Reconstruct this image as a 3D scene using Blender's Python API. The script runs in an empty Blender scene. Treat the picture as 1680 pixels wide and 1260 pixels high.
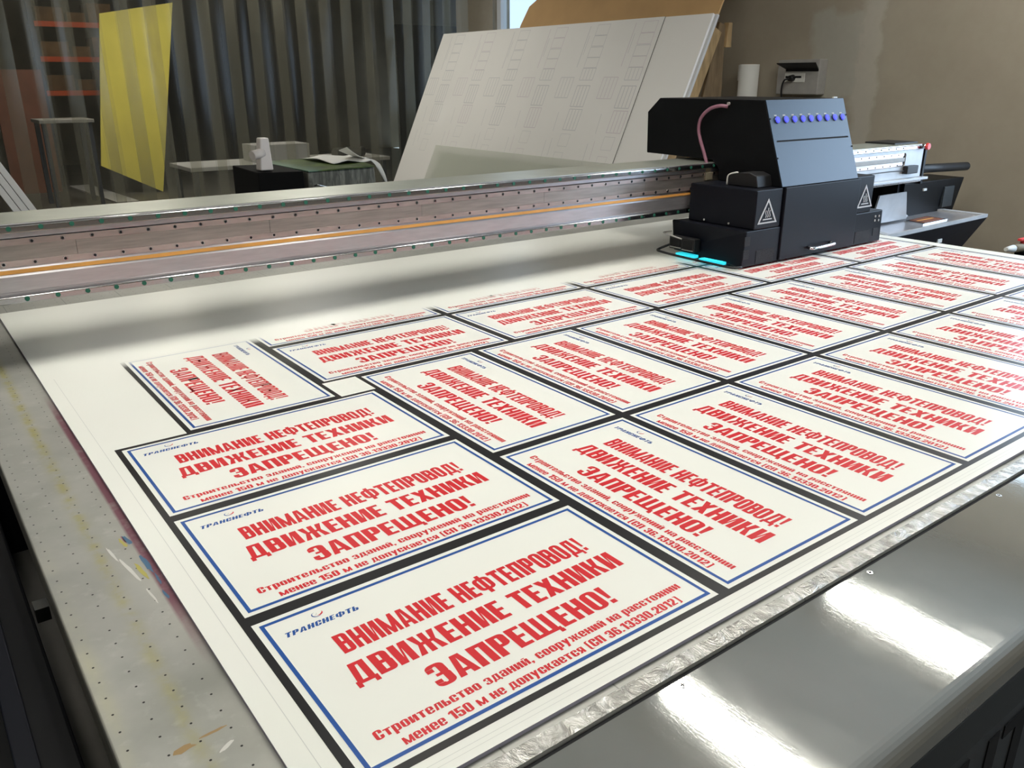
import bpy, bmesh, math, random
from mathutils import Vector, Matrix
random.seed(7)
SC = bpy.context.scene
COL = SC.collection
B = 0.86                      # height of the printing sheet above the floor (z = 0 is the floor)

# ------------------------------------------------------------------ camera, world, exposure
cam_d = bpy.data.cameras.new('camera')
cam = bpy.data.objects.new('camera', cam_d)
COL.objects.link(cam)
RX = Vector((0.7995734, -0.60056511, -0.00198097))
DN = Vector((-0.20829734, -0.27422372, -0.93883629))
FW = Vector((0.56328909, 0.75108115, -0.34435811))
cam.matrix_world = Matrix(((RX.x, -DN.x, -FW.x, -0.247255),
                           (RX.y, -DN.y, -FW.y, -0.556405),
                           (RX.z, -DN.z, -FW.z, 0.609588 + B),
                           (0, 0, 0, 1)))
cam_d.sensor_width = 36.0
cam_d.lens = 36.0 * 1361.16 / 1680.0
cam_d.clip_start = 0.02
cam_d.clip_end = 100
SC.camera = cam

world = bpy.data.worlds.new('daylight')
SC.world = world
world.use_nodes = True
wbg = world.node_tree.nodes['Background']
wbg.inputs[0].default_value = (0.62, 0.80, 1.0, 1)
wbg.inputs[1].default_value = 1.5

SC.view_settings.view_transform = 'Standard'
SC.view_settings.look = 'None'
SC.view_settings.exposure = 0.0
SC.view_settings.gamma = 1.0
SC.view_settings.use_curve_mapping = False
SC.cycles.transparent_max_bounces = 40
SC.cycles.max_bounces = 10
SC.cycles.diffuse_bounces = 5
SC.cycles.glossy_bounces = 5
SC.cycles.sample_clamp_indirect = 4.0

LAMP = 73.0                   # emission of the ceiling diffusers
WINDOW = 3.0                  # strength of the sky light through the near window

def area(name, loc, rot, sx, sy, power, color):
    d = bpy.data.lights.new(name, 'AREA')
    d.shape = 'RECTANGLE'; d.size = sx; d.size_y = sy
    d.energy = power; d.color = color
    o = bpy.data.objects.new(name, d)
    o.location = loc; o.rotation_euler = rot
    COL.objects.link(o)
    return o
# sky light entering by the two windows of the right wall
area('window_daylight', (4.66, -0.11, B + 0.80), (0, math.radians(90), 0), 1.45, 2.66, 68 * WINDOW / 3, (0.60, 0.78, 1.0))
area('rear_window_daylight', (4.66, 5.72, B + 0.95), (0, math.radians(90), 0), 1.3, 0.9, 9, (0.66, 0.82, 1.0))

# ------------------------------------------------------------------ mesh helpers
class MB:
    def __init__(self):
        self.v = []; self.f = []; self.m = []; self.s = []
    def add(self, vs, fs, mi=0, smooth=False):
        n = len(self.v)
        self.v += [tuple(p) for p in vs]
        for f in fs:
            self.f.append([n + i for i in f]); self.m.append(mi); self.s.append(smooth)
        return self
    def box(self, x0, x1, y0, y1, z0, z1, mi=0):
        vs = [(x, y, z) for z in (z0, z1) for y in (y0, y1) for x in (x0, x1)]
        return self.add(vs, [(0, 2, 3, 1), (4, 5, 7, 6), (0, 1, 5, 4), (2, 6, 7, 3), (0, 4, 6, 2), (1, 3, 7, 5)], mi)
    def obox(self, c, ax, ay, az, mi=0):
        c = Vector(c); ax = Vector(ax); ay = Vector(ay); az = Vector(az)
        vs = [c + ax * i + ay * j + az * k for k in (-1, 1) for j in (-1, 1) for i in (-1, 1)]
        return self.add(vs, [(0, 2, 3, 1), (4, 5, 7, 6), (0, 1, 5, 4), (2, 6, 7, 3), (0, 4, 6, 2), (1, 3, 7, 5)], mi)
    def prism(self, prof, axis, a0, a1, mi=0):
        """prof: 2D polygon; axis 'x': (y,z), 'y': (x,z), 'z': (x,y)"""
        def P(p, a):
            return (a, p[0], p[1]) if axis == 'x' else ((p[0], a, p[1]) if axis == 'y' else (p[0], p[1], a))
        n = len(prof)
        vs = [P(p, a0) for p in prof] + [P(p, a1) for p in prof]
        fs = [tuple(range(n))[::-1], tuple(range(n, 2 * n))]
        fs += [(i, (i + 1) % n, n + (i + 1) % n, n + i) for i in range(n)]
        return self.add(vs, fs, mi)
    def hexa(self, bot, top, mi=0):
        n = len(bot)
        fs = [tuple(range(n))[::-1], tuple(range(n, 2 * n))]
        fs += [(i, (i + 1) % n, n + (i + 1) % n, n + i) for i in range(n)]
        return self.add(list(bot) + list(top), fs, mi)
    def cyl(self, p0, p1, r0, r1=None, n=20, mi=0, caps=True):
        r1 = r0 if r1 is None else r1
        p0 = Vector(p0); p1 = Vector(p1); d = (p1 - p0).normalized()
        a = d.orthogonal().normalized(); b = d.cross(a)
        ring = lambda p, r: [p + (a * math.cos(2 * math.pi * i / n) + b * math.sin(2 * math.pi * i / n)) * r for i in range(n)]
        self.add(ring(p0, r0) + ring(p1, r1), [(i, (i + 1) % n, n + (i + 1) % n, n + i) for i in range(n)], mi, True)
        if caps:
            self.add(ring(p0, r0), [tuple(range(n))[::-1]], mi)
            self.add(ring(p1, r1), [tuple(range(n))], mi)
        return self
    def tube(self, pts, r, n=10, mi=0, sub=6, caps=True):
        P = [Vector(p) for p in pts]
        if sub > 1 and len(P) > 2:
            Q = []
            E = [P[0] * 2 - P[1]] + P + [P[-1] * 2 - P[-2]]
            for i in range(1, len(E) - 2):
                for k in range(sub):
                    t = k / sub
                    p0, p1, p2, p3 = E[i - 1], E[i], E[i + 1], E[i + 2]
                    Q.append(0.5 * ((2 * p1) + (p2 - p0) * t + (2 * p0 - 5 * p1 + 4 * p2 - p3) * t * t + (3 * p1 - p0 - 3 * p2 + p3) * t ** 3))
            Q.append(P[-1]); P = Q
        vs = []; up = None
        for i, p in enumerate(P):
            d = (P[min(i + 1, len(P) - 1)] - P[max(i - 1, 0)]).normalized()
            up = d.orthogonal().normalized() if up is None else (up - d * up.dot(d)).normalized()
            b = d.cross(up)
            vs += [p + (up * math.cos(2 * math.pi * j / n) + b * math.sin(2 * math.pi * j / n)) * r for j in range(n)]
        fs = [(i * n + j, i * n + (j + 1) % n, (i + 1) * n + (j + 1) % n, (i + 1) * n + j) for i in range(len(P) - 1) for j in range(n)]
        self.add(vs, fs, mi, True)
        if caps:
            self.add(vs[:n], [tuple(range(n))[::-1]], mi)
            self.add(vs[-n:], [tuple(range(n))], mi)
        return self
    def grid(self, fn, nu, nv, mi=0, smooth=True):
        vs = [fn(i / nu, j / nv) for j in range(nv + 1) for i in range(nu + 1)]
        w = nu + 1
        return self.add(vs, [(j * w + i, j * w + i + 1, (j + 1) * w + i + 1, (j + 1) * w + i) for j in range(nv) for i in range(nu)], mi, smooth)
    def build(self, name, mats, parent=None, bevel=0.0, solid=0.0, keep=False):
        if not isinstance(mats, (list, tuple)): mats = [mats]
        if parent is not None:
            o3 = ORIG[parent.name]
        elif keep:
            o3 = (0, 0, 0)
        else:
            xs = [p[0] for p in self.v]; ys = [p[1] for p in self.v]; zs = [p[2] for p in self.v]
            o3 = ((min(xs) + max(xs)) / 2, (min(ys) + max(ys)) / 2, min(zs))
        me = bpy.data.meshes.new(name)
        me.from_pydata([(p[0] - o3[0], p[1] - o3[1], p[2] - o3[2]) for p in self.v], [], self.f)
        for m in mats: me.materials.append(m)
        me.polygons.foreach_set('material_index', self.m)
        me.polygons.foreach_set('use_smooth', self.s)
        bm = bmesh.new(); bm.from_mesh(me)
        bmesh.ops.remove_doubles(bm, verts=bm.verts, dist=1e-6)
        if not getattr(self, 'flat', False): bmesh.ops.recalc_face_normals(bm, faces=bm.faces)
        bm.to_mesh(me); bm.free()
        me.update()
        ob = bpy.data.objects.new(name, me)
        COL.objects.link(ob)
        if parent is not None:
            ob.parent = parent
        else:
            ob.location = (o3[0], o3[1], o3[2] + B)
        ORIG[ob.name] = o3
        if solid:
            md = ob.modifiers.new('thickness', 'SOLIDIFY'); md.thickness = solid; md.offset = 0
        if bevel:
            md = ob.modifiers.new('bevel', 'BEVEL'); md.width = bevel; md.segments = 2
            md.limit_method = 'ANGLE'; md.angle_limit = math.radians(40)
        return ob
ORIG = {}

def tag(o, label, cat, group=None):
    o['label'] = label; o['category'] = cat
    if group: o['group'] = group
    return o
def thing(name, label, cat, loc, group=None):
    o = bpy.data.objects.new(name, None); COL.objects.link(o)
    o.empty_display_size = 0.05
    o.location = (loc[0], loc[1], loc[2] + B)
    ORIG[o.name] = tuple(loc)
    return tag(o, label, cat, group)
def struct(o):
    o['kind'] = 'structure'
    return o

# ------------------------------------------------------------------ materials
class NT:
    def __init__(self, name):
        self.m = bpy.data.materials.new(name); self.m.use_nodes = True
        self.t = self.m.node_tree; self.n = self.t.nodes; self.l = self.t.links
        self.p = self.n['Principled BSDF']; self.out = self.n['Material Output']
    def node(self, typ, **kw):
        nd = self.n.new(typ)
        for k, v in kw.items(): setattr(nd, k, v)
        return nd
    def link(self, a, b): self.l.new(a, b)
    def val(self, sock, v):
        if hasattr(v, 'is_output') or isinstance(v, bpy.types.NodeSocket): self.link(v, sock)
        else: sock.default_value = v
    def math(self, op, a, b=0.0, c=None, clamp=False):
        nd = self.node('ShaderNodeMath', operation=op, use_clamp=clamp)
        self.val(nd.inputs[0], a); self.val(nd.inputs[1], b)
        if c is not None: self.val(nd.inputs[2], c)
        return nd.outputs[0]
    def mix(self, f, a, b):
        nd = self.node('ShaderNodeMix', data_type='RGBA')
        self.val(nd.inputs[0], f)
        for s, v in ((nd.inputs[6], a), (nd.inputs[7], b)):
            if isinstance(v, tuple): s.default_value = (*v[:3], 1)
            else: self.link(v, s)
        return nd.outputs[2]
    def noise(self, scale, detail=4, rough=0.55, vec=None, dist=0.0):
        nd = self.node('ShaderNodeTexNoise')
        nd.inputs['Scale'].default_value = scale; nd.inputs['Detail'].default_value = detail
        nd.inputs['Roughness'].default_value = rough; nd.inputs['Distortion'].default_value = dist
        if vec is not None: self.link(vec, nd.inputs['Vector'])
        return nd.outputs[0]
    def ramp(self, f, lo, hi, a=0.0, b=1.0, smooth=False):
        nd = self.node('ShaderNodeMapRange')
        if smooth: nd.interpolation_type = 'SMOOTHSTEP'
        self.val(nd.inputs[0], f)
        nd.inputs[1].default_value = lo; nd.inputs[2].default_value = hi
        nd.inputs[3].default_value = a; nd.inputs[4].default_value = b
        return nd.outputs[0]
    def pos(self):
        g = self.node('ShaderNodeNewGeometry'); s = self.node('ShaderNodeSeparateXYZ')
        self.link(g.outputs['Position'], s.inputs[0])
        return g.outputs['Position'], s.outputs[0], s.outputs[1], s.outputs[2]
    def scaled(self, vec, sc):
        mp = self.node('ShaderNodeMapping'); mp.inputs['Scale'].default_value = sc
        self.link(vec, mp.inputs['Vector']); return mp.outputs[0]
    def bump(self, h, strength=0.2, dist=0.01):
        nd = self.node('ShaderNodeBump'); nd.inputs['Strength'].default_value = strength
        nd.inputs['Distance'].default_value = dist
        self.link(h, nd.inputs['Height']); self.link(nd.outputs[0], self.p.inputs['Normal'])

def simple(name, col, rough=0.5, metal=0.0, var=0.0, scale=6.0, spec=0.5, stretch=None, bump=0.0):
    t = NT(name)
    t.p.inputs['Roughness'].default_value = rough
    t.p.inputs['Metallic'].default_value = metal
    t.p.inputs['Specular IOR Level'].default_value = spec
    if var or bump:
        P, x, y, z = t.pos()
        v = t.scaled(P, stretch) if stretch else P
        nz = t.noise(scale, vec=v)
        if var:
            dark = tuple(c * (1 - var) for c in col); lite = tuple(min(1, c * (1 + var)) for c in col)
            t.link(t.mix(t.ramp(nz, 0.3, 0.7), dark, lite), t.p.inputs['Base Color'])
        else: t.p.inputs['Base Color'].default_value = (*col, 1)
        if bump: t.bump(nz, bump, 0.01)
    else: t.p.inputs['Base Color'].default_value = (*col, 1)
    return t.m
def emit(name, col, strength):
    t = NT(name)
    t.p.inputs['Base Color'].default_value = (*col, 1)
    t.p.inputs['Emission Color'].default_value = (*col, 1)
    t.p.inputs['Emission Strength'].default_value = strength
    return t.m

SHEET = (0.84, 0.85, 0.79)
def ink(name, col, rough=0.34):
    """printed colour: the last passes near the print line are only partly laid down"""
    t = NT(name)
    P, x, y, z = t.pos()
    nz = t.noise(900.0, 2, vec=P)
    f = t.math('ADD', t.ramp(y, 1.386, 1.434), t.math('MULTIPLY', t.math('SUBTRACT', nz, 0.5), 0.5))
    f = t.math('MULTIPLY', f, t.ramp(y, 1.376, 1.392), clamp=True)
    t.link(t.mix(f, col, SHEET), t.p.inputs['Base Color'])
    t.p.inputs['Roughness'].default_value = rough
    t.p.inputs['Specular IOR Level'].default_value = 0.27
    return t.m
M = {}
M['sheet'] = simple('white_board_surface', SHEET, 0.33, spec=0.35)
M['sheet_edge'] = simple('board_cut_edge', (0.37, 0.36, 0.45), 0.6)
M['ink_black'] = ink('black_ink', (0.013, 0.013, 0.014))
M['ink_blue'] = ink('blue_ink', (0.018, 0.085, 0.32))
M['ink_red'] = ink('red_ink', (0.62, 0.024, 0.032))
M['ink_grey'] = simple('grey_ink', (0.62, 0.63, 0.60), 0.4)
M['black_paint'] = simple('black_painted_steel', (0.0045, 0.005, 0.006), 0.45, 0.0, 0.2, 20, spec=0.18)
M['black_panel'] = simple('anthracite_front_steel', (0.0055, 0.0065, 0.0105), 0.42, 0.0, spec=0.17)
M['slant'] = simple('satin_slanted_lid', (0.022, 0.040, 0.066), 0.38, 0.15)
M['black_plastic'] = simple('black_plastic', (0.008, 0.008, 0.009), 0.5)
M['dark_hole'] = simple('dark_recess', (0.004, 0.004, 0.005), 0.9)
M['vent'] = simple('vent_grille', (0.010, 0.011, 0.014), 0.75, bump=0.6, scale=500)
M['chrome'] = simple('chrome', (0.75, 0.76, 0.77), 0.18, 1.0)
M['steel'] = simple('bright_steel', (0.58, 0.58, 0.57), 0.22, 1.0, 0.1, 30)
M['rail'] = simple('ground_steel_rail', (0.50, 0.50, 0.51), 0.16, 1.0)
M['alu'] = simple('milled_aluminium', (0.68, 0.665, 0.69), 0.28, 0.80, 0.08, 14, stretch=(1, 8, 8))
M['alu_top'] = simple('beam_top_aluminium', (0.50, 0.52, 0.46), 0.38, 0.7, 0.08, 10)
M['stator'] = simple('magnet_cover_plate', (0.46, 0.425, 0.395), 0.30, 0.78, 0.16, 10, stretch=(1, 1, 12))
M['stator_pink'] = simple('pinkish_cover_strip', (0.60, 0.51, 0.48), 0.30, 0.75, 0.2, 9, stretch=(1, 4, 4))  # pinkish metal tone, uneven along the strip
M['cap_green'] = simple('green_rail_plug', (0.012, 0.12, 0.075), 0.5)
M['end_steel'] = simple('zinc_plated_plate', (0.52, 0.53, 0.54), 0.5, 0.35, 0.08, 14)
M['orange_tape'] = simple('orange_scale_tape', (0.72, 0.36, 0.09), 0.4, 0.2, 0.15, 8, stretch=(1, 1, 1))
M['white_plastic'] = simple('white_plastic', (0.72, 0.72, 0.68), 0.45)
M['grey_plastic'] = simple('pale_grey_plastic', (0.36, 0.35, 0.33), 0.5, 0, 0.08, 20)
M['paper'] = simple('white_paper', (0.78, 0.78, 0.74), 0.7)
M['pvc'] = simple('white_pvc_pipe', (0.80, 0.74, 0.70), 0.4)
M['ghost'] = simple('faint_print', (0.60, 0.60, 0.61), 0.6)
M['ghost_pink'] = simple('faint_lilac_print', (0.67, 0.60, 0.64), 0.6)
M['board'] = simple('white_foamboard', (0.85, 0.835, 0.80), 0.5, 0, 0.025, 1.3)
M['gap_shade'] = simple('painted_gap_shade', (0.10, 0.095, 0.09), 0.8)  # shade of the gap between the boards, put into the edge colour
M['board_edge'] = simple('foamboard_edge', (0.62, 0.62, 0.62), 0.7)
M['cardboard'] = simple('brown_cardboard', (0.50, 0.315, 0.14), 0.8, 0, 0.06, 5)
M['wood'] = simple('pale_pine', (0.40, 0.27, 0.13), 0.75, 0, 0.3, 6, stretch=(6, 6, 1))
M['wood_dark'] = simple('brown_plywood', (0.17, 0.115, 0.06), 0.8, 0, 0.3, 7, stretch=(5, 5, 1))
M['hose'] = simple('lilac_hose', (0.27, 0.12, 0.17), 0.45)
M['beige'] = simple('beige_bracket', (0.22, 0.19, 0.13), 0.6)
M['sign_white'] = simple('silver_sticker', (0.62, 0.62, 0.62), 0.5)
M['red_plastic'] = simple('red_plastic', (0.75, 0.06, 0.06), 0.4)
M['led'] = emit('blue_led', (0.055, 0.065, 1.0), 2.0)
M['led'].node_tree.nodes['Principled BSDF'].inputs['Base Color'].default_value = (0.01, 0.012, 0.2, 1)
M['led'].node_tree.nodes['Principled BSDF'].inputs['Specular IOR Level'].default_value = 0.2
M['led_ring'] = simple('button_bezel', (0.10, 0.12, 0.35), 0.4, 0.5)
M['uv'] = emit('cyan_uv_lamp', (0.03, 0.62, 0.75), 0.9)
M['yellow'] = simple('yellow_foamboard', (0.85, 0.74, 0.12), 0.6, 0, 0.05, 3)
M['carton'] = simple('carton', (0.22, 0.13, 0.06), 0.8, 0, 0.2, 6)
M['rack_orange'] = simple('orange_rack_beam', (0.80, 0.12, 0.03), 0.5)
M['rack_blue'] = simple('dark_rack_post', (0.03, 0.04, 0.07), 0.5)
M['cloth_dark'] = simple('dark_cabinet', (0.020, 0.020, 0.022), 0.7)
M['door_brown'] = simple('reddish_brown_door', (0.20, 0.075, 0.045), 0.6, 0, 0.15, 5)
M['green_print'] = None
M['black_box'] = simple('black_crate', (0.002, 0.002, 0.002), 0.85, spec=0.2)
M['ceiling'] = simple('ceiling_paint', (0.36, 0.355, 0.33), 0.9)
M['lamp_soft'] = emit('fill_lamp_diffuser', (1.0, 0.95, 0.85), LAMP * 0.6)  # weaker glow for the added fill lamps
M['lamp_body'] = simple('lamp_housing', (0.75, 0.75, 0.75), 0.5)
M['lamp'] = emit('lamp_diffuser', (1.0, 0.965, 0.88), LAMP)
M['hall_wall'] = simple('hall_plaster', (0.22, 0.19, 0.14), 0.9, 0, 0.2, 1.5)
M['window_frame'] = simple('white_window_frame', (0.75, 0.76, 0.77), 0.4)

# front cover: brushed metal, a little cloudy
t = NT('brushed_front_steel')
P, x, y, z = t.pos()
n1 = t.noise(5.0, 5, vec=P); n2 = t.noise(420.0, 2, vec=t.scaled(P, (1, 0.25, 1)))
t.link(t.mix(t.ramp(n1, 0.3, 0.7), (0.45, 0.465, 0.44), (0.52, 0.53, 0.505)), t.p.inputs['Base Color'])
t.p.inputs['Metallic'].default_value = 0.70
t.link(t.math('ADD', t.ramp(n1, 0.3, 0.7, 0.045, 0.060), t.ramp(t.noise(60.0, 3, vec=t.scaled(P, (1, 0.15, 1))), 0.35, 0.7, 0.0, 0.02)), t.p.inputs['Roughness'])
t.bump(n2, 0.012, 0.002)
M['front_steel'] = t.m
t = NT('dark_front_face')
t.p.inputs['Base Color'].default_value = (0.030, 0.036, 0.040, 1)  # upright front: one even tone, darker than the top cover
t.p.inputs['Roughness'].default_value = 0.4
M['front_dark'] = t.m

# bed: dull aluminium with a hole raster, overspray and stains
t = NT('perforated_bed_aluminium')
P, x, y, z = t.pos()
pit = 0.0305
def cell(s, off):
    u = t.math('DIVIDE', t.math('ADD', s, off), pit)
    return t.math('SUBTRACT', t.math('FRACT', t.math('ADD', u, 50.5)), 0.5)
cx = cell(x, 0.0740); cy = cell(y, -0.943)
d = t.math('SQRT', t.math('ADD', t.math('MULTIPLY', cx, cx), t.math('MULTIPLY', cy, cy)))
hole = t.ramp(d, 0.036, 0.052, 1.0, 0.0)
nz = t.noise(7.0, 6, vec=P); nf = t.noise(38.0, 5, vec=P)
base = t.mix(t.ramp(nz, 0.30, 0.70), (0.31, 0.315, 0.285), (0.45, 0.45, 0.415))
base = t.mix(t.math('MULTIPLY', t.ramp(nf, 0.58, 0.72), 0.35), base, (0.52, 0.52, 0.49))
def gauss(s, c, w):
    q = t.math('DIVIDE', t.math('SUBTRACT', s, c), w)
    return t.math('EXPONENT', t.math('MULTIPLY', t.math('MULTIPLY', q, q), -1.0))
yel = t.math('MULTIPLY', gauss(x, -0.108, 0.0085), t.ramp(nf, 0.35, 0.62))
yel = t.math('MULTIPLY', yel, t.ramp(y, 0.05, 1.1, 0.35, 0.75))
base = t.mix(yel, base, (0.36, 0.32, 0.07))
yel2 = t.math('MULTIPLY', gauss(x, -0.168, 0.010), t.ramp(nz, 0.40, 0.7))
yel2 = t.math('MULTIPLY', yel2, t.ramp(y, 0.75, 0.35, 0.0, 0.5))
base = t.mix(yel2, base, (0.50, 0.48, 0.26))
mag = t.math('MULTIPLY', t.ramp(x, -0.0645, -0.060), t.math('MULTIPLY', t.ramp(y, 0.26, 0.42), t.ramp(y, 1.32, 1.16)))
mag = t.math('MULTIPLY', mag, t.ramp(nf, 0.25, 0.5, 0.55, 0.95))
base = t.mix(mag, base, (0.20, 0.07, 0.10))
seam = t.math('ABSOLUTE', t.math('SUBTRACT', t.math('FRACT', t.math('ADD', t.math('DIVIDE', t.math('SUBTRACT', x, 0.127), 0.152), 20.5)), 0.5))
base = t.mix(t.math('MULTIPLY', t.ramp(seam, 0.004, 0.008, 0.6, 0.0), 1.0), base, (0.10, 0.10, 0.09))
base = t.mix(hole, base, (0.006, 0.006, 0.005))
t.link(base, t.p.inputs['Base Color'])
t.p.inputs['Metallic'].default_value = 0.35
t.link(t.ramp(nz, 0.3, 0.7, 0.38, 0.52), t.p.inputs['Roughness'])
M['bed'] = t.m

# crinkled clear tape on the front lip of the bed
t = NT('crinkled_clear_tape')
P, x, y, z = t.pos()
n1 = t.noise(45.0, 5, 0.7, vec=t.scaled(P, (1, 0.6, 1)), dist=1.2)
t.link(t.mix(t.ramp(n1, 0.42, 0.68), (0.30, 0.295, 0.27), (0.74, 0.74, 0.70)), t.p.inputs['Base Color'])
t.p.inputs['Metallic'].default_value = 0.5
t.p.inputs['Roughness'].default_value = 0.22
t.bump(n1, 0.7, 0.006)
M['tape'] = t.m

# plastered right wall with filler patches
t = NT('patched_plaster_wall')
P, x, y, z = t.pos()
zz = t.math('SUBTRACT', z, B)
n1 = t.noise(1.6, 5, vec=P); n2 = t.noise(6.0, 5, vec=P); n3 = t.noise(26.0, 3, vec=P)
base = t.mix(t.ramp(n1, 0.35, 0.68), (0.34, 0.298, 0.232), (0.40, 0.358, 0.282))
wob = t.math('MULTIPLY', t.math('SUBTRACT', n2, 0.5), 0.22)
yy = t.math('ADD', y, wob)
band = t.math('MULTIPLY', t.ramp(yy, 2.36, 2.40), t.ramp(yy, 2.56, 2.50))
base = t.mix(t.math('MULTIPLY', band, 0.75), base, (0.50, 0.475, 0.41))
patch = t.math('MULTIPLY', t.math('MULTIPLY', t.ramp(yy, 2.50, 2.53), t.ramp(yy, 2.88, 2.82)), t.math('MULTIPLY', t.ramp(t.math('ADD', zz, wob), 0.48, 0.53), t.ramp(t.math('ADD', zz, wob), 1.02, 0.97)))
base = t.mix(t.math('MULTIPLY', patch, 0.8), base, (0.42, 0.41, 0.355))
blots = t.math('MULTIPLY', t.ramp(t.noise(3.1, 2, vec=P), 0.66, 0.74), 0.3)
base = t.mix(blots, base, (0.55, 0.51, 0.43))
base = t.mix(t.math('MULTIPLY', n3, 0.15), base, (0.22, 0.19, 0.15))
t.link(base, t.p.inputs['Base Color'])
t.p.inputs['Roughness'].default_value = 0.9
t.bump(n3, 0.12, 0.01)
M['plaster'] = t.m
M['floor'] = simple('grey_concrete', (0.10, 0.095, 0.085), 0.55, 0, 0.2, 2.5)

# clear PVC strips: see-through in the middle, scuffed dull where neighbouring strips rub on each other
def strip_pvc(name, lo, hi):
    t = NT(name)
    P, x, y, z = t.pos()
    tr = t.node('ShaderNodeBsdfTransparent'); tr.inputs[0].default_value = (0.93, 0.92, 0.86, 1)
    df = t.node('ShaderNodeBsdfDiffuse'); df.inputs[0].default_value = (0.27, 0.26, 0.205, 1)
    gl = t.node('ShaderNodeBsdfGlossy'); gl.inputs[0].default_value = (0.9, 0.9, 0.9, 1); gl.inputs['Roughness'].default_value = 0.16
    haze = t.ramp(t.noise(4.0, 4, vec=t.scaled(P, (3, 1, 0.35))), 0.3, 0.75, lo, hi)
    haze = t.math('ADD', haze, t.math('MULTIPLY', t.ramp(z, B + 0.40, B - 0.25), t.ramp(t.noise(1.1, 3, vec=P), 0.3, 0.7, 0.03, 0.17)))
    m1 = t.node('ShaderNodeMixShader'); t.link(haze, m1.inputs[0]); t.link(tr.outputs[0], m1.inputs[1]); t.link(df.outputs[0], m1.inputs[2])
    fr = t.node('ShaderNodeLayerWeight'); fq = t.math('MULTIPLY_ADD', t.math('POWER', fr.outputs['Facing'], 4.0), 0.25, 0.012)
    m2 = t.node('ShaderNodeMixShader'); t.link(fq, m2.inputs[0]); t.link(m1.outputs[0], m2.inputs[1]); t.link(gl.outputs[0], m2.inputs[2])
    t.link(m2.outputs[0], t.out.inputs[0])
    return t.m
M['strip'] = strip_pvc('clear_strip_pvc', 0.045, 0.12)
M['strip_edge'] = strip_pvc('scuffed_strip_pvc', 0.14, 0.26)
t = NT('clear_acrylic')
tr = t.node('ShaderNodeBsdfTransparent'); tr.inputs[0].default_value = (0.93, 0.945, 0.92, 1)
gl = t.node('ShaderNodeBsdfGlossy'); gl.inputs['Roughness'].default_value = 0.06
df = t.node('ShaderNodeBsdfDiffuse'); df.inputs[0].default_value = (0.45, 0.46, 0.40, 1)
m1 = t.node('ShaderNodeMixShader'); m1.inputs[0].default_value = 0.05; t.link(tr.outputs[0], m1.inputs[1]); t.link(df.outputs[0], m1.inputs[2])
fr = t.node('ShaderNodeLayerWeight'); fq = t.math('MULTIPLY_ADD', t.math('POWER', fr.outputs['Facing'], 4.0), 0.35, 0.05)
m2 = t.node('ShaderNodeMixShader'); t.link(fq, m2.inputs[0]); t.link(m1.outputs[0], m2.inputs[1]); t.link(gl.outputs[0], m2.inputs[2])
t.link(m2.outputs[0], t.out.inputs[0])
M['acrylic'] = t.m
t = NT('window_glass')
tr = t.node('ShaderNodeBsdfTransparent'); tr.inputs[0].default_value = (0.95, 0.97, 0.98, 1)
gl = t.node('ShaderNodeBsdfGlossy'); gl.inputs['Roughness'].default_value = 0.02
m2 = t.node('ShaderNodeMixShader'); m2.inputs[0].default_value = 0.06; t.link(tr.outputs[0], m2.inputs[1]); t.link(gl.outputs[0], m2.inputs[2])
t.link(m2.outputs[0], t.out.inputs[0])
M['glass'] = t.m
t = NT('wrapping_film')
P, x, y, z = t.pos()
n1 = t.noise(14.0, 4, 0.6, vec=t.scaled(P, (3, 1, 0.5)), dist=0.8)
t.link(t.mix(t.ramp(n1, 0.4, 0.7), (0.10, 0.105, 0.09), (0.24, 0.24, 0.21)), t.p.inputs['Base Color'])
t.p.inputs['Roughness'].default_value = 0.25; t.bump(n1, 0.5, 0.01)
M['film'] = t.m
t = NT('green_meadow_print')
P, x, y, z = t.pos()
n1 = t.noise(9.0, 5, 0.6, vec=P)
c = t.mix(t.ramp(n1, 0.40, 0.6), (0.020, 0.045, 0.008), (0.11, 0.17, 0.03))
c = t.mix(t.ramp(t.math('ADD', x, t.math('MULTIPLY', n1, 0.25)), 1.98, 1.88), c, (0.13, 0.24, 0.17))
t.link(c, t.p.inputs['Base Color']); t.p.inputs['Roughness'].default_value = 0.3
M['green_print'] = t.m

# ------------------------------------------------------------------ the setting
FZ = -B
XW = 4.70; CZ = 2.10
struct(MB().box(-4.0, 9.5, -3.6, 17.0, FZ - 0.1, FZ).build('floor', M['floor']))
struct(MB().box(-4.0, XW, -3.6, 6.85, CZ, CZ + 0.1).build('ceiling', M['ceiling']))
struct(MB().prism([(-4.0, 6.85), (4.88, 6.85), (4.88, 6.955), (11.80, 17.0), (-4.0, 17.0)], 'z', CZ + 0.5, CZ + 0.6).build('trim_1', M['hall_wall']))
def wall_with_holes(name, x0, x1, y0, y1, holes, mat):
    mb = MB()
    ys = sorted({y0, y1, *[h[0] for h in holes], *[h[1] for h in holes]})
    for a, b in zip(ys[:-1], ys[1:]):
        hs = [h for h in holes if h[0] <= a and h[1] >= b]
        if hs:
            mb.box(x0, x1, a, b, FZ, hs[0][2]); mb.box(x0, x1, a, b, hs[0][3], CZ)
        else: mb.box(x0, x1, a, b, FZ, CZ)
    return struct(mb.build(name, mat))
W1 = (-1.50, 1.28, 0.05, 1.55); W2 = (5.30, 6.33, 0.30, 1.60)
wall_with_holes('wall_right', XW, XW + 0.2, -3.6, 6.95, [W1, W2], M['plaster'])
struct(MB().box(-4.1, -4.0, -3.6, 17.0, FZ, CZ + 0.6).build('wall_left', M['hall_wall']))
struct(MB().box(-4.0, XW, -3.7, -3.6, FZ, CZ).build('wall_front', M['hall_wall']))
struct(MB().box(-4.0, 11.7, 17.0, 17.1, FZ, CZ + 0.6).build('wall_back', M['hall_wall']))
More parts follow.
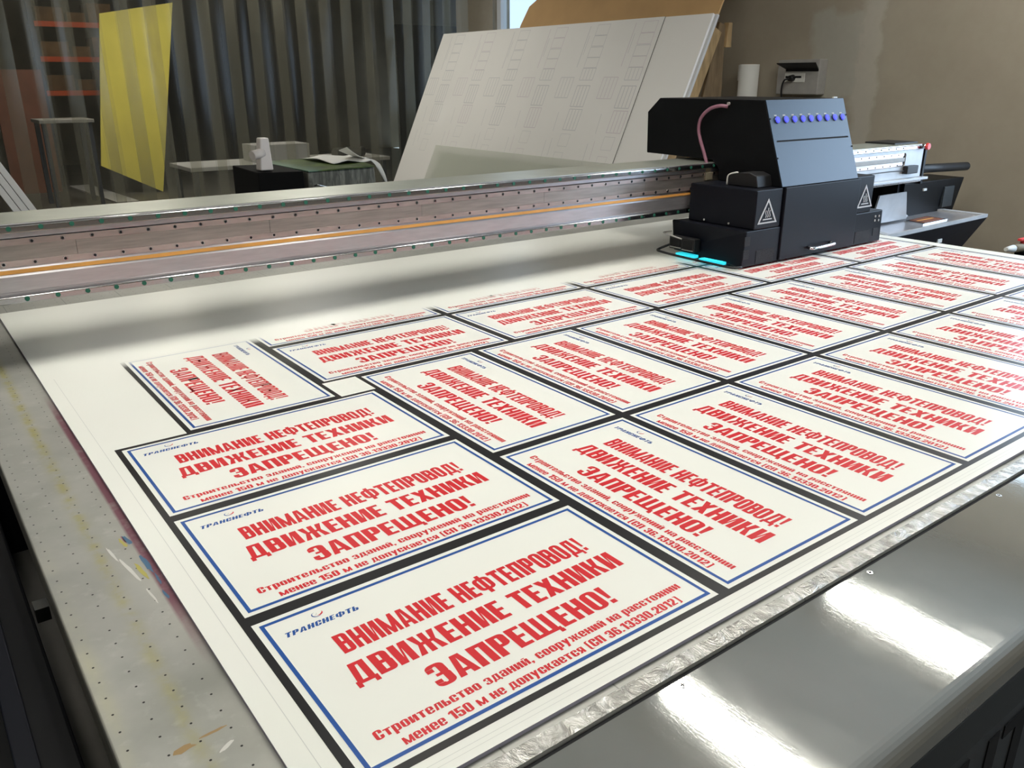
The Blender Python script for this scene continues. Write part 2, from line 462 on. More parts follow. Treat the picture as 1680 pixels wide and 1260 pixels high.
struct(MB().prism([(4.74, 6.955), (11.64, 17.0), (11.80, 17.0), (4.88, 6.955)], 'z', FZ, CZ + 0.6).build('wall_hall', M['hall_wall']))
struct(MB().box(-4.0, -0.75, 6.85, 6.95, FZ, CZ + 0.6).build('wall_partition', M['hall_wall']))
struct(MB().box(-0.75, XW, 6.85, 6.95, CZ - 0.12, CZ + 0.6).build('trim_2', M['hall_wall']))
def window(name, h):
    w = bpy.data.objects.new(name, None); COL.objects.link(w); w['kind'] = 'structure'
    c = (XW + 0.1, (h[0] + h[1]) / 2, h[2]); w.location = (c[0], c[1], c[2] + B); ORIG[name] = c
    f = MB(); a, b, z0, z1 = h; th = 0.06
    f.box(XW + 0.05, XW + 0.12, a, b, z0, z0 + th).box(XW + 0.05, XW + 0.12, a, b, z1 - th, z1)
    f.box(XW + 0.05, XW + 0.12, a, a + th, z0 + th, z1 - th).box(XW + 0.05, XW + 0.12, b - th, b, z0 + th, z1 - th)
    if b - a > 1.5:
        m_ = (a + b) / 2; f.box(XW + 0.05, XW + 0.12, m_ - th / 2, m_ + th / 2, z0 + th, z1 - th)
    f.build('window_frame', M['window_frame'], w)
    MB().box(XW + 0.08, XW + 0.086, a + th, b - th, z0 + th, z1 - th).build('window_pane', M['glass'], w)
    MB().box(XW - 0.06, XW + 0.05, a - 0.03, b + 0.03, z0 - 0.03, z0).build('window_sill', M['window_frame'], w)
window('window_1', W1); window('window_2', W2)

# ceiling lights over the shop and in the hall, some of them added only to brighten
def ceiling_light(cx, y0, y1, label, z=CZ, group='ceiling lights over the print shop', glow='lamp'):
    L = thing('ceiling_light', label, 'lamp', (cx, (y0 + y1) / 2, z - 0.09), group)
    MB().box(cx - 0.13, cx + 0.13, y0, y1, z - 0.075, z).build('housing', M['lamp_body'], L, bevel=0.004)
    MB().box(cx - 0.033, cx + 0.033, y0 + 0.02, y1 - 0.02, z - 0.09, z - 0.0755).build('diffuser', M[glow], L)
for cx, w in ((-0.4, 'bare bed, added to brighten the left end of'), (0.9, 'left half of'), (2.2, 'right half of'), (3.5, 'service tray past')):  # leftmost fixture is added to lift the left of the sheet
    ceiling_light(cx, 0.32, 1.52, 'long ceiling light above the %s the printed sheet' % w)
for cx, w in ((0.4, 'left'), (2.0, 'right')):  # unseen row behind the camera, added to brighten the near sheet
    ceiling_light(cx, -2.3, -1.12, 'added ceiling light in front of the printer on the %s' % w, glow='lamp_soft')
ceiling_light(2.5, 5.1, 6.28, 'long ceiling light above the floor before the leaning white board')
ceiling_light(1.1, 5.1, 6.28, 'added ceiling light above the floor before the left half of the curtain', glow='lamp_soft')  # added fixture, brightens the leaning white board
for cx, w in ((1.2, 'orange rack, added to light the yellow board'), (2.5, 'yellow board'), (3.8, 'white table, added to light the yellow board')):  # outer two fixtures are added to brighten the yellow board
    ceiling_light(cx, 9.6, 10.9, 'long ceiling light of the hall in line with the %s' % w, CZ + 0.5, 'ceiling lights of the hall')

# ------------------------------------------------------------------ glyphs for the heavy condensed print
def ring(x0, x1, y0, y1, tx, ty, r=(0.2, 0.2, 0.2, 0.2), skip=()):
    """rounded frame; r = corner radii bl, br, tr, tl; skip: sides 'l','r','t','b' left out"""
    n = 5; out = []; inn = []
    C = ((x0, y0, 180, r[0]), (x1, y0, 270, r[1]), (x1, y1, 0, r[2]), (x0, y1, 90, r[3]))
    for i, (cx, cy, a0, rr) in enumerate(C):
        sx = 1 if i in (0, 3) else -1; sy = 1 if i in (0, 1) else -1
        ri = max(rr - min(tx, ty), 0.0); ri = min(ri, max((x1 - x0) / 2 - tx, 0.0))
        for k in range(n + 1):
            a = math.radians(a0 + 90 * k / n)
            out.append((cx + sx * rr + rr * math.cos(a), cy + sy * rr + rr * math.sin(a)))
            inn.append((cx + sx * (tx + ri) + ri * math.cos(a), cy + sy * (ty + ri) + ri * math.sin(a)))
    N = len(out); sides = {n: 'b', 2 * n + 1: 'r', 3 * n + 2: 't', 4 * n + 3: 'l'}
    return [[out[i], out[(i + 1) % N], inn[(i + 1) % N], inn[i]] for i in range(N) if sides.get(i) not in list(skip)]
def R_(x0, x1, y0, y1): return [[(x0, y0), (x1, y0), (x1, y1), (x0, y1)]]
T_ = 0.19; H_ = 0.145
def glyph(c):
    t = T_; h = H_
    if c == ' ': return [], 0.20
    if c == '!': return [[(0.05, 0.30), (0.15, 0.30), (0.19, 1), (0.01, 1)]] + R_(0.02, 0.18, 0, 0.19), 0.20
    if c == 'Н': return R_(0, t, 0, 1) + R_(.29, .29 + t, 0, 1) + R_(t, .29, .42, .58), .48
    if c == 'И': return R_(0, t, 0, 1) + R_(.30, .30 + t, 0, 1) + [[(t, .0), (t + .02, .0), (.30, .72), (.30, 1), (.28, 1), (t, .28)]], .49
    if c == 'М': return R_(0, .15, 0, 1) + R_(.47, .62, 0, 1) + [[(.15, 1), (.0, 1), (.24, 0), (.36, 0), (.31, .30)], [(.47, 1), (.62, 1), (.38, 0), (.26, 0), (.31, .30)]], .62
    if c == 'А': return [[(0, 0), (.17, 0), (.27, 1), (.14, 1)], [(.51, 0), (.34, 0), (.24, 1), (.37, 1)]] + R_(.12, .39, .17, .31), .51
    if c == 'Е': return R_(0, t, 0, 1) + R_(t, .37, 0, h) + R_(t, .35, .43, .57) + R_(t, .37, 1 - h, 1), .38
    if c == 'Т': return R_(0, .45, 1 - h - .02, 1) + R_(.13, .32, 0, 1 - h), .45
    if c == 'П': return R_(0, t, 0, 1) + R_(.29, .29 + t, 0, 1) + R_(t, .29, 1 - h, 1), .48
    if c == 'Р': return R_(0, t, 0, 1) + ring(0, .45, .40, 1, t, h - .01, (0, .15, .15, 0)), .45
    if c in 'О0': return ring(0, .47, -.015, 1.015, t, h - .02, (.19,) * 4), .47
    if c == 'В': return ring(0, .46, .46, 1, t, h - .01, (0, .12, .15, 0)) + ring(0, .475, 0, .58, t, h - .01, (0, .15, .12, 0)), .475
    if c == 'Д': return R_(0, .56, 0, .14) + R_(0, .12, -.15, 0) + R_(.44, .56, -.15, 0) + [[(.05, .14), (.20, .14), (.26, .86), (.26, 1), (.11, 1)]] + R_(.33, .50, .14, 1) + R_(.24, .34, .86, 1), .56
    if c == 'Ж': return R_(.295, .455, 0, 1) + [[(.01, 1), (.19, 1), (.235, .58), (.30, .58), (.30, .46), (.14, .46)], [(0, 0), (.18, 0), (.235, .44), (.30, .44), (.30, .56), (.14, .56)],
                         [(.74, 1), (.56, 1), (.515, .58), (.45, .58), (.45, .46), (.61, .46)], [(.75, 0), (.57, 0), (.515, .44), (.45, .44), (.45, .56), (.61, .56)]], .75
    if c == 'К': return R_(0, t, 0, 1) + [[(.29, 1), (.48, 1), (.36, .46), (.19, .46), (.19, .58), (.235, .58)], [(.30, 0), (.50, 0), (.36, .56), (.19, .56), (.19, .44), (.245, .44)]], .50
    if c in 'З3': return ring(.0, .45, .45, 1.015, t, h - .02, (0, .12, .17, .17), 'lb') + ring(0, .46, -.015, .57, t, h - .02, (.17, .17, .12, 0), 'lt') + R_(0, t - .02, .68, .84) + R_(0, t - .02, .16, .32) + R_(.13, .34, .45, .57), .46
    if c == 'Х': return [[(0, 0), (.19, 0), (.50, 1), (.31, 1)], [(.31, 0), (.50, 0), (.19, 1), (0, 1)]], .50
    if c == 'Щ': return R_(0, .17, 0, 1) + R_(.27, .43, 0, 1) + R_(.53, .70, 0, 1) + R_(.17, .76, 0, h) + R_(.66, .78, -.14, .02), .77
    if c == 'Ф': return R_(.26, .44, -.06, 1.06) + ring(0, .70, .14, .90, .18, .12, (.2,) * 4), .70
    if c == 'С': return ring(0, .46, -.015, 1.015, t, h - .02, (.18,) * 4, 'r') + R_(.46 - t, .46, .60, .84) + R_(.46 - t, .46, .16, .40), .46
    if c == 'Ь': return R_(0, t, 0, 1) + ring(0, .46, 0, .58, t, h - .01, (0, .15, .15, 0)), .46
    if c == '1': return R_(.14, .33, 0, 1) + [[(0, .70), (.14, .78), (.14, 1), (0, .88)]], .33
    if c == '2': return ring(0, .46, .45, 1.015, t, h - .02, (0, .17, .17, .17), 'lb') + R_(0, t - .01, .66, .84) + [[(0, .14), (0, .22), (.27, .58), (.46, .66), (.46, .54), (.22, .14)]] + R_(0, .46, 0, .14), .46
    if c == '5': return R_(0, .17, .46, 1) + R_(.17, .44, .86, 1) + ring(0, .46, -.015, .62, t, h - .02, (.17, .17, .17, 0), 'l') + R_(0, t - .02, .16, .31), .46
    if c == '6': return ring(0, .46, -.015, .61, .18, h - .02, (.17,) * 4) + R_(0, .18, .28, .84) + ring(0, .46, .40, 1.015, .18, h - .02, (0, 0, .17, .17), 'rlb') + R_(.28, .46, .70, .84), .46
    if c == '(': return ring(0, .30, -.12, 1.05, .15, .12, (.12, 0, 0, .12), 'r'), .24
    if c == ')': return ring(0, .30, -.12, 1.05, .15, .12, (0, .12, .12, 0), 'l'), .24
    if c == '.': return R_(0, .17, 0, .17), .17
    if c == ',': return R_(0, .17, 0, .17) + [[(.06, 0), (.17, 0), (.09, -.15), (0, -.15)]], .17
    low = {'а': R_(.28, .46, 0, .86) + ring(0, .46, .30, 1.01, .18, .14, (0, 0, .16, .16), 'lrb') + R_(0, .17, .66, .84) + ring(0, .46, 0, .60, .18, .13, (.15, 0, 0, .15), 'r'),
           'е': ring(0, .46, -.01, 1.01, .18, .14, (.18,) * 4, 'r') + R_(.28, .46, .42, .83) + R_(.18, .46, .42, .55) + R_(.28, .46, .17, .29),
           'л': [[(0, 0), (.17, 0), (.24, .86), (.24, 1), (.10, 1)]] + R_(.30, .48, 0, 1) + R_(.2, .32, .86, 1),
           'я': R_(.28, .46, 0, 1) + ring(0, .46, .38, 1, .18, .13, (.15, 0, 0, .15)) + [[(0, 0), (.19, 0), (.33, .42), (.15, .42)]],
           'р': R_(0, .19, -.36, 1) + ring(0, .47, -.01, 1.01, .19, .14, (0, .18, .18, 0)),
           'у': [[(0, 1), (.19, 1), (.33, .12), (.22, -.08)], [(.31, 1), (.49, 1), (.26, -.34), (.07, -.34)]]}
    if c in low: ps = low[c]; w = max(p[0] for q in ps for p in q)
    elif c == 'й': ps, w = glyph('И'); ps = ps + R_(.12, .37, 1.10, 1.22)
    elif c.isalpha(): ps, w = glyph(c.upper())
    else: raise KeyError(c)
    return [[(x * .92, y * .77) for x, y in p] for p in ps], w * .92
def word(txt, x0, x1, base, cap, shear=0.0, gap=0.055):
    polys = []; x = 0.0
    for ch in txt:
        ps, w = glyph(ch)
        polys += [[(px + x, py) for px, py in p] for p in ps]
        x += w + gap
    x -= gap; k = (x1 - x0) / x
    return [[(x0 + px * k + shear * py * cap, base + py * cap) for px, py in p] for p in polys]
SW = 0.495; SH = 0.29172; SG = 0.01945
def frame2(x0, x1, y0, y1, w):
    return R_(x0, x1, y0, y0 + w) + R_(x0, x1, y1 - w, y1) + R_(x0, x0 + w, y0 + w, y1 - w) + R_(x1 - w, x1, y0 + w, y1 - w)
def crescent(cx, cy, r, a0, a1, w, n=12, sq=1.0):
    out = []; q = []
    for i in range(n + 1):
        f = i / n; a = math.radians(a0 + (a1 - a0) * f); th = w * math.sin(math.pi * min(max(f, .04), .96))
        q.append(((cx + (r) * math.cos(a), cy + r * sq * math.sin(a)), (cx + (r - th) * math.cos(a), cy + (r - th) * sq * math.sin(a))))
    return [[q[i][0], q[i + 1][0], q[i + 1][1], q[i][1]] for i in range(n)]
def sign_mesh():
    mb = MB(); mb.flat = True
    def add(polys, mi, z):
        for p in polys: mb.add([(a, b, z) for a, b in p], [tuple(range(len(p)))], mi)
    Z0, Z1 = 0.0002, 0.0004
    add(R_(0, SW, 0, SH), 0, Z0)
    add(frame2(-SG / 2, SW + SG / 2, -SG / 2, SH + SG / 2, SG / 2), 1, Z0)
    add(frame2(.007, SW - .007, .007, SH - .007, .0050), 2, Z1)
    mm = 0.001
    add(word('ВНИМАНИЕ НЕФТЕПРОВОД!', 67 * mm, 437 * mm, 178 * mm, 37.5 * mm), 3, Z1)
    add(word('ДВИЖЕНИЕ ТЕХНИКИ', 54 * mm, 449 * mm, 122 * mm, 37.5 * mm), 3, Z1)
    add(word('ЗАПРЕЩЕНО!', 123 * mm, 385 * mm, 65.5 * mm, 37.5 * mm), 3, Z1)
    add(word('Строительство зданий, сооружений на расстоянии', 33 * mm, 468 * mm, 38.5 * mm, 13.2 * mm, 0.0, 0.06), 3, Z1)
    add(word('менее 150 м не допускается (СП 36.13330.2012)', 53 * mm, 446 * mm, 17 * mm, 13.2 * mm, 0.0, 0.06), 3, Z1)
    add(word('ТРАНСНЕФТЬ', 24 * mm, 118 * mm, 244.5 * mm, 9.2 * mm, 0.30, 0.09), 2, Z1)
    add(crescent(72 * mm, 266.5 * mm, 6.3 * mm, 100, 330, 1.7 * mm, sq=.85), 2, Z1)
    add(crescent(75 * mm, 268 * mm, 5.6 * mm, 230, 385, 2.3 * mm, sq=.9), 3, Z1)
    add(crescent(68.5 * mm, 269.5 * mm, 5.0 * mm, 260, 370, 1.2 * mm), 4, Z1)
    return mb
SIGN = sign_mesh()
SIGN_MATS = [M['sheet'], M['ink_black'], M['ink_blue'], M['ink_red'], M['ink_grey']]
PRINT_LINE = 1.432

sheet = thing('printed_sheet', 'big white plastic sheet printed with rows of red warning signs on the flatbed', 'sheet', (1.5, 1.0, -0.005))
sb = MB().box(-0.051, 3.062, -0.036, 2.09, -0.005, 0.0)
sb.m = [1, 0, 1, 1, 1, 1]
# keep side faces for the cut edge colour, top white
sbo = sb.build('sheet_board', [M['sheet'], M['sheet_edge']], sheet)
for p in sbo.data.polygons: p.material_index = 0 if p.normal.z > 0.5 else 1
marks = MB(); marks.flat = True
for x0, x1, y0, y1 in ((-.0262, -.0254, .02, 1.40), (-.02, 3.03, -.0200, -.0194), (-.02, 3.03, -.0262, -.0257)):
    marks.add([(x0, y0, .0002), (x1, y0, .0002), (x1, y1, .0002), (x0, y1, .0002)], [(0, 1, 2, 3)])
marks.build('cut_mark', M['ink_grey'], sheet)

FULL = {}
def place_sign(u, v, rot, clip=None):
    so = ORIG[sheet.name]
    if not rot: mat = Matrix.Translation((u - so[0], v - so[1], -so[2]))
    else: mat = Matrix.Translation((u - so[0], v + SW - so[1], -so[2])) @ Matrix.Rotation(-math.pi / 2, 4, 'Z')
    if clip is None and 'me' in FULL:
        me = FULL['me']
    else:
        me = bpy.data.meshes.new('printed_sign')
        me.from_pydata(SIGN.v, [], SIGN.f)
        for m in SIGN_MATS: me.materials.append(m)
        me.polygons.foreach_set('material_index', SIGN.m)
        bm = bmesh.new(); bm.from_mesh(me)
        for f in bm.faces:
            f.normal_update()
            if f.normal.z < 0: f.normal_flip()
        if clip is not None:
            geom = bm.verts[:] + bm.edges[:] + bm.faces[:]
            if not rot: co, no = (0, clip - v, 0), (0, 1, 0)
            else: co, no = (v + SW - clip, 0, 0), (-1, 0, 0)
            bmesh.ops.bisect_plane(bm, geom=geom, plane_co=co, plane_no=no, clear_outer=True)
        bm.to_mesh(me); bm.free()
        if clip is None: FULL['me'] = me
    o = bpy.data.objects.new('printed_sign', me); COL.objects.link(o)
    o.parent = sheet; o.matrix_local = mat
    return o
CU = 0.43634
for i in range(3): place_sign(0, i * (SH + SG), False)
for k in range(8):
    u = SW + SG + k * (SH + SG)
    place_sign(u, 0, True); place_sign(u, SW + SG, True)
for k in range(5):
    u = CU + k * (SW + SG)
    place_sign(u, 2 * SW + 2 * SG, False)
    place_sign(u, 2 * SW + 3 * SG + SH, False, PRINT_LINE)
place_sign(CU - SG - SH, 3 * SH + 3 * SG, True, PRINT_LINE)

# ------------------------------------------------------------------ the flatbed
BZ = -0.0058
bed = thing('flatbed_printer', 'large flatbed printer table with perforated aluminium bed and grey steel front', 'printer', (1.5, 1.1, FZ))
MB().box(-0.178, 3.085, -0.066, 2.62, -0.05, BZ).build('bed_plate', M['bed'], bed, bevel=0.003)
MB().box(-0.178, 3.085, -0.0655, -0.045, BZ, BZ + 0.0004).build('tape_strip', M['tape'], bed)
MB().box(-0.18, 3.085, -0.0735, -0.0665, -0.05, -0.010).build('gap_seal', M['dark_hole'], bed)
MB().box(-0.16, 3.06, 0.0, 2.55, -0.15, -0.051).build('bed_frame', M['black_paint'], bed)
# front cover: flat top bending over the edge into a dark upright face
prof = [(-0.074, -0.050), (-0.074, BZ), (-0.255, BZ)]
for k in range(1, 7):
    a = math.radians(90 * k / 6 * 0.72); prof.append((-0.255 - 0.024 * math.sin(a), BZ - 0.024 * (1 - math.cos(a))))
prof += [(prof[-1][0] - 0.004, -0.030), (prof[-1][0] + 0.02, -0.050)]
MB().prism(prof, 'x', -0.30, 3.30).build('front_cover', M['front_steel'], bed)
ex, ez = prof[-2]
MB().prism([(ex, -0.0305), (-0.292, -0.062), (-0.292, FZ + 0.10), (-0.21, FZ + 0.10), (-0.21, -0.0505), (ex + 0.02, -0.0505)], 'x', -0.30, 3.30).build('front_panel', M['front_dark'], bed, bevel=0.002)
let = MB()
for x0, x1, z0, z1 in ((.538, .565, -.20, -.078), (.609, .636, -.20, -.078), (.647, .740, -.0965, -.078), (.680, .707, -.20, -.0965), (.490, .517, -.20, -.078)):
    let.box(x0, x1, -0.2932, -0.2921, z0, z1)
let.prism([(.517, -.20), (.530, -.20), (.538, -.165), (.538, -.078), (.531, -.078), (.517, -.125)], 'y', -0.2932, -0.2921)
let.build('front_lettering', M['dark_hole'], bed)
for px, py in ((0.338, -0.0765), (0.701, -0.0770), (1.063, -0.0785), (1.425, -0.078), (1.79, -0.078), (2.15, -0.078), (2.51, -0.078), (2.87, -0.078)):
    s = MB(); py -= 0.006
    s.cyl((px, py, BZ - .002), (px, py, BZ + .0006), 0.0042, n=18, mi=0)
    s.box(px - .0026, px + .0026, py - .0005, py + .0005, BZ + .0006, BZ + .0008, 1).box(px - .0005, px + .0005, py - .0026, py + .0026, BZ + .0006, BZ + .0008, 1)
    s.build('cover_screw', [M['steel'], M['dark_hole']], bed)
def blob(cx, cy, rx, ry, ang, n=14):
    mb = MB(); mb.flat = True; pts = []
    for i in range(n):
        a = 2 * math.pi * i / n; r = 0.6 + 0.4 * random.random()
        x, y = rx * r * math.cos(a), ry * r * math.sin(a)
        pts.append((cx + x * math.cos(ang) - y * math.sin(ang), cy + x * math.sin(ang) + y * math.cos(ang), BZ + .00025))
    return mb.add(pts, [tuple(range(n))])
smear_mats = {k: simple(k + '_ink_smear', c, 0.35) for k, c in dict(blue=(.06, .14, .24), yellow=(.42, .38, .10), pink=(.38, .13, .16), brown=(.33, .22, .10), white=(.62, .62, .58)).items()}
for cx, cy, rx, ry, an, c in ((-.0665, .600, .0045, .022, .15, 'blue'), (-.0725, .594, .0030, .020, .15, 'yellow'), (-.070, .605, .0015, .016, .1, 'pink'),
                              (-.0605, .520, .0040, .034, .05, 'blue'), (-.0705, .505, .0035, .028, .1, 'yellow'), (-.0580, .470, .002, .02, 0, 'blue'), (-.0600, .430, .0022, .016, .1, 'blue'),
                              (-.083, .52, .0030, .05, .12, 'white'), (-.092, .57, .0022, .03, .1, 'white'), (-.075, .44, .0020, .03, .1, 'white'), (-.122, .149, .0150, .0055, .05, 'brown'), (-.090, .155, .0170, .0025, .1, 'brown'), (-.085, .128, .012, .003, .5, 'white')):
    blob(cx, cy, rx, ry, an).build('ink_smear', smear_mats[c], bed)
# black side frame on the left and its rail
MB().box(-0.345, -0.198, -0.20, 2.75, -0.20, -0.075).build('side_beam', M['black_paint'], bed, bevel=0.004)
MB().box(-0.258, -0.236, -0.18, 2.72, -0.075, -0.055).build('side_rail', M['black_panel'], bed, bevel=0.002)
MB().box(-0.197, -0.180, 0.55, 0.575, -0.060, -0.040).build('bed_bracket', M['steel'], bed)
for lx, ly in ((-0.1, 0.1), (2.95, 0.1), (-0.1, 2.4), (2.95, 2.4)):
    MB().box(lx - .06, lx + .06, ly - .06, ly + .06, FZ, -0.1505).build('leg', M['black_paint'], bed, bevel=0.004)

# ------------------------------------------------------------------ the gantry
GX0, GX1 = -0.42, 3.725
GY = 1.515
gan = thing('gantry_beam', 'aluminium gantry beam with steel rails and green plugs across the printer', 'gantry', (1.6, 1.6, 0.15))
prof = [(GY, .1495), (GY, .174), (GY - .001, .176), (GY - .001, .209), (GY + .006, .227), (GY + .006, .290), (GY, .292), (GY, .3215), (GY + .19, .3215), (GY + .19, .1495)]
MB().prism(prof, 'x', GX0, GX1).build('beam', M['alu'], gan, bevel=0.0008)
MB().box(GX0, GX1, GY + .002, GY + .19, .3215, .3230).build('top_plate', M['alu_top'], gan)
def railp(z0, z1):
    y = GY - .0005; d = .0115; h = z1 - z0; r = .005
    p = [(y, z0), (y - d + .002, z0), (y - d, z0 + .002)]
    for k in range(7):
        a = math.radians(90 * k / 6); p.append((y - d + r * (1 - math.cos(a)), z1 - r + r * math.sin(a)))
    p.append((y, z1)); return p
MB().prism(railp(.3035, .3205), 'x', GX0, GX1).build('linear_rail', M['rail'], gan)
MB().prism(railp(.1515, .1695), 'x', GX0, GX1).build('linear_rail', M['rail'], gan)
for zc, off in ((.3130, -0.041), (.1602, -0.033)):
    k = 0
    while True:
        xx = off + 0.0612 * k; k += 1
        if xx > 2.28: break
        if xx < -0.08: continue
        MB().cyl((xx, GY - .0135, zc), (xx, GY - .011, zc), .0052, n=14).build('rail_plug', M['cap_green'], gan)
    for q in range(7):
        xx = 3.16 + 0.0612 * q
        MB().cyl((xx, GY - .0135, zc), (xx, GY - .011, zc), .0032, n=12).build('rail_plug', M['dark_hole'], gan)
# covers of the linear motor
MB().box(GX0, 3.56, GY - .002, GY + .0055, .2762, .2895).build('cover_strip', M['stator_pink'], gan, bevel=0.0006)
segs = [GX0, 0.085, 0.535, 0.985, 1.435, 1.885, 2.335, 2.785, 3.235, 3.56]
for a, b in zip(segs[:-1], segs[1:]):
    MB().box(a + .0004, b - .0004, GY, GY + .0055, .2435, .2757).build('magnet_plate', M['stator'], gan)
MB().box(GX0, 3.56, GY - .0018, GY + .0055, .2305, .2430).build('cover_strip', M['stator_pink'], gan, bevel=0.0006)
for zc, off in ((.2826, -0.001), (.2370, -0.063)):
    k = 0
    while True:
        xx = off + 0.0606 * k; k += 1
        if xx > 2.25: break
        s = MB()
        s.cyl((xx, GY - .0026, zc), (xx, GY - .0019, zc), .0050, n=16, mi=0).cyl((xx, GY - .0029, zc), (xx, GY - .00265, zc), .0032, n=8, mi=1)
        s.build('cover_screw', [M['chrome'], M['dark_hole']], gan)
    for q in range(7):
        xx = 3.15 + 0.0606 * q
        MB().cyl((xx, GY - .0026, zc), (xx, GY - .0019, zc), .0034, n=10).build('cover_screw', M['dark_hole'], gan)
MB().add([(GX0, GY - .0005, .2235), (GX1 - .2, GY - .0005, .2235), (GX1 - .2, GY - .0022, .2150), (GX0, GY - .0022, .2150)], [(0, 1, 2, 3)]).build('scale_tape', M['orange_tape'], gan)
# right end: oblong frame round the slot, shelf, end plate, sensor, stop button
xe = 3.58
face = MB()
face.box(3.02, xe - .02, GY - .006, GY, .2905, .3028)
face.box(3.02, xe - .02, GY - .006, GY, .1765, .2290)
arc = [(xe - .02 + .012 * math.sin(math.radians(a)), .2785 + .012 * math.cos(math.radians(a))) for a in range(0, 91, 15)]
arc += [(xe - .02 + .012 * math.sin(math.radians(a)), .2410 + .012 * math.cos(math.radians(a))) for a in range(90, 181, 15)]
face.prism([(xe - .02, .3028), (xe + .14, .3028), (xe + .14, .1765), (xe - .02, .1765)] + arc[::-1], 'y', GY - .006, GY)
face.build('end_face_plate', M['end_steel'], gan)
MB().box(3.02, xe - .01, GY - .004, GY + .001, .2500, .2700).build('slot_bar', M['grey_plastic'], gan, bevel=.003)
MB().box(2.95, 3.745, GY - .035, GY - .0065, .1640, .1760).build('lower_shelf', M['end_steel'], gan, bevel=.002)
MB().box(GX1 + .0005, GX1 + .02, GY - .012, GY + .20, .140, .3205).build('end_plate', M['black_paint'], gan, bevel=.002)
MB().box(GX0 - .02, GX0 - .0005, GY - .012, GY + .20, .10, .3205).build('end_plate', M['black_paint'], gan, bevel=.002)
MB().box(GX0 - .02, GX0 + .2, GY, GY + .19, -.054, .1490).build('side_carriage', M['black_paint'], gan, bevel=.004)
MB().box(3.10, 3.30, GY + .02, GY + .19, -.054, .1490).build('side_carriage', M['black_paint'], gan, bevel=.004)
sens = MB().box(3.555, 3.65, GY - .032, GY - .0065, .197, .233)
sens.build('position_sensor', M['black_plastic'], gan, bevel=.003)
MB().tube([(3.555, GY - .02, .212), (3.45, GY - .012, .214), (3.2, GY - .011, .213), (3.02, GY - .011, .213)], .0022, 8).build('sensor_cable', M['black_plastic'], gan)
MB().box(3.56, 3.76, GY + .05, GY + .20, .3235, .3300).build('end_cover', M['black_plastic'], gan)
es = MB().cyl((GX1 - .02, GY - .006, .314), (GX1 - .02, GY - .026, .314), .011, n=18, mi=1)
es.cyl((GX1 - .02, GY - .026, .314), (GX1 - .02, GY - .038, .314), .016, .014, n=20)
es.build('stop_button', [M['red_plastic'], M['chrome']], gan)
MB().cyl((GX1 + .021, GY + .03, .310), (GX1 + .075, GY + .02, .310), .013, .008, n=18).build('signal_lamp', M['red_plastic'], gan)
MB().cyl((3.746, 1.66, .190), (4.36, 1.60, .178), .0215, n=20).build('cable_conduit', M['black_plastic'], gan)
# drive housing below the right end
MB().hexa([(3.80, 1.62, -.07), (4.33, 1.62, -.06), (4.33, 1.80, -.06), (3.80, 1.80, -.07)], [(3.77, 1.60, .128), (4.36, 1.60, .122), (4.36, 1.80, .122), (3.77, 1.80, .128)]).build('drive_housing', M['black_paint'], gan, bevel=.003)
MB().box(3.745, 3.80, 1.62, 1.70, .05, .17).build('housing_bracket', M['black_paint'], gan)
MB().box(3.955, 3.985, 1.597, 1.608, .080, .092).build('housing_latch', M['white_plastic'], gan, bevel=.001)
MB().box(4.17, 4.27, 1.598, 1.612, -.02, .085).build('housing_window', M['front_dark'], gan, bevel=.002)

# ------------------------------------------------------------------ service tray past the right end
tray = thing('service_tray', 'grey metal service tray with silver rim beyond the right edge of the sheet', 'tray', (3.7, 1.45, -.2))
a, b, c, d = (3.225, 1.352, -.03), (4.205, 1.378, -.03), (4.205, 1.645, -.03), (3.345, 1.600, -.03)
low = [(3.25, 1.39, -.21), (4.05, 1.41, -.19), (4.05, 1.60, -.19), (3.35, 1.58, -.21)]
MB().hexa(low, [(p[0], p[1], -.047) for p in (a, b, c, d)]).build('tray_body', M['black_panel'], tray, bevel=.002)
rim = MB()
def lerp(p, q, f): return tuple(p[i] + (q[i] - p[i]) * f for i in range(3))
cen = (3.75, 1.49, -.03)
inn = [lerp(p, cen, .085) for p in (a, b, c, d)]
for p, q, r, s in ((a, b, inn[1], inn[0]), (b, c, inn[2], inn[1]), (c, d, inn[3], inn[2]), (d, a, inn[0], inn[3])):
    rim.hexa([(v[0], v[1], -.0465) for v in (p, q, r, s)], [(v[0], v[1], -.03) for v in (p, q, r, s)])
rim.build('tray_rim', M['end_steel'], tray)
MB().hexa([(v[0], v[1], -.0468) for v in inn], [(v[0], v[1], -.040) for v in inn]).build('tray_floor', M['alu'], tray)
wf_ = MB().hexa([(3.665, 1.425, -.0398), (3.905, 1.432, -.0398), (3.915, 1.540, -.0398), (3.690, 1.530, -.0398)], [(3.665, 1.425, -.0330), (3.905, 1.432, -.0330), (3.915, 1.540, -.0330), (3.690, 1.530, -.0330)]).build('wiper_frame', M['chrome'], tray)
MB().hexa([(3.70, 1.436, -.0329), (3.885, 1.442, -.0329), (3.890, 1.528, -.0329), (3.715, 1.520, -.0329)], [(3.70, 1.436, -.0310), (3.885, 1.442, -.0310), (3.890, 1.528, -.0310), (3.715, 1.520, -.0310)]).build('wiper_pad', M['door_brown'], wf_)
MB().box(3.715, 3.860, 1.476, 1.486, -.0309, -.0295).build('wiper_blade', M['orange_tape'], wf_)
MB().hexa([(3.42, 1.545, -.029), (3.735, 1.548, -.029), (3.735, 1.556, -.029), (3.42, 1.553, -.029)], [(3.41, 1.515, .108), (3.645, 1.518, .108), (3.645, 1.526, .108), (3.41, 1.523, .108)]).build('back_plate', M['end_steel'], tray)
MB().box(3.735, 3.775, 1.376, 1.388, -.126, -.108).build('tray_latch', M['white_plastic'], tray, bevel=.001)
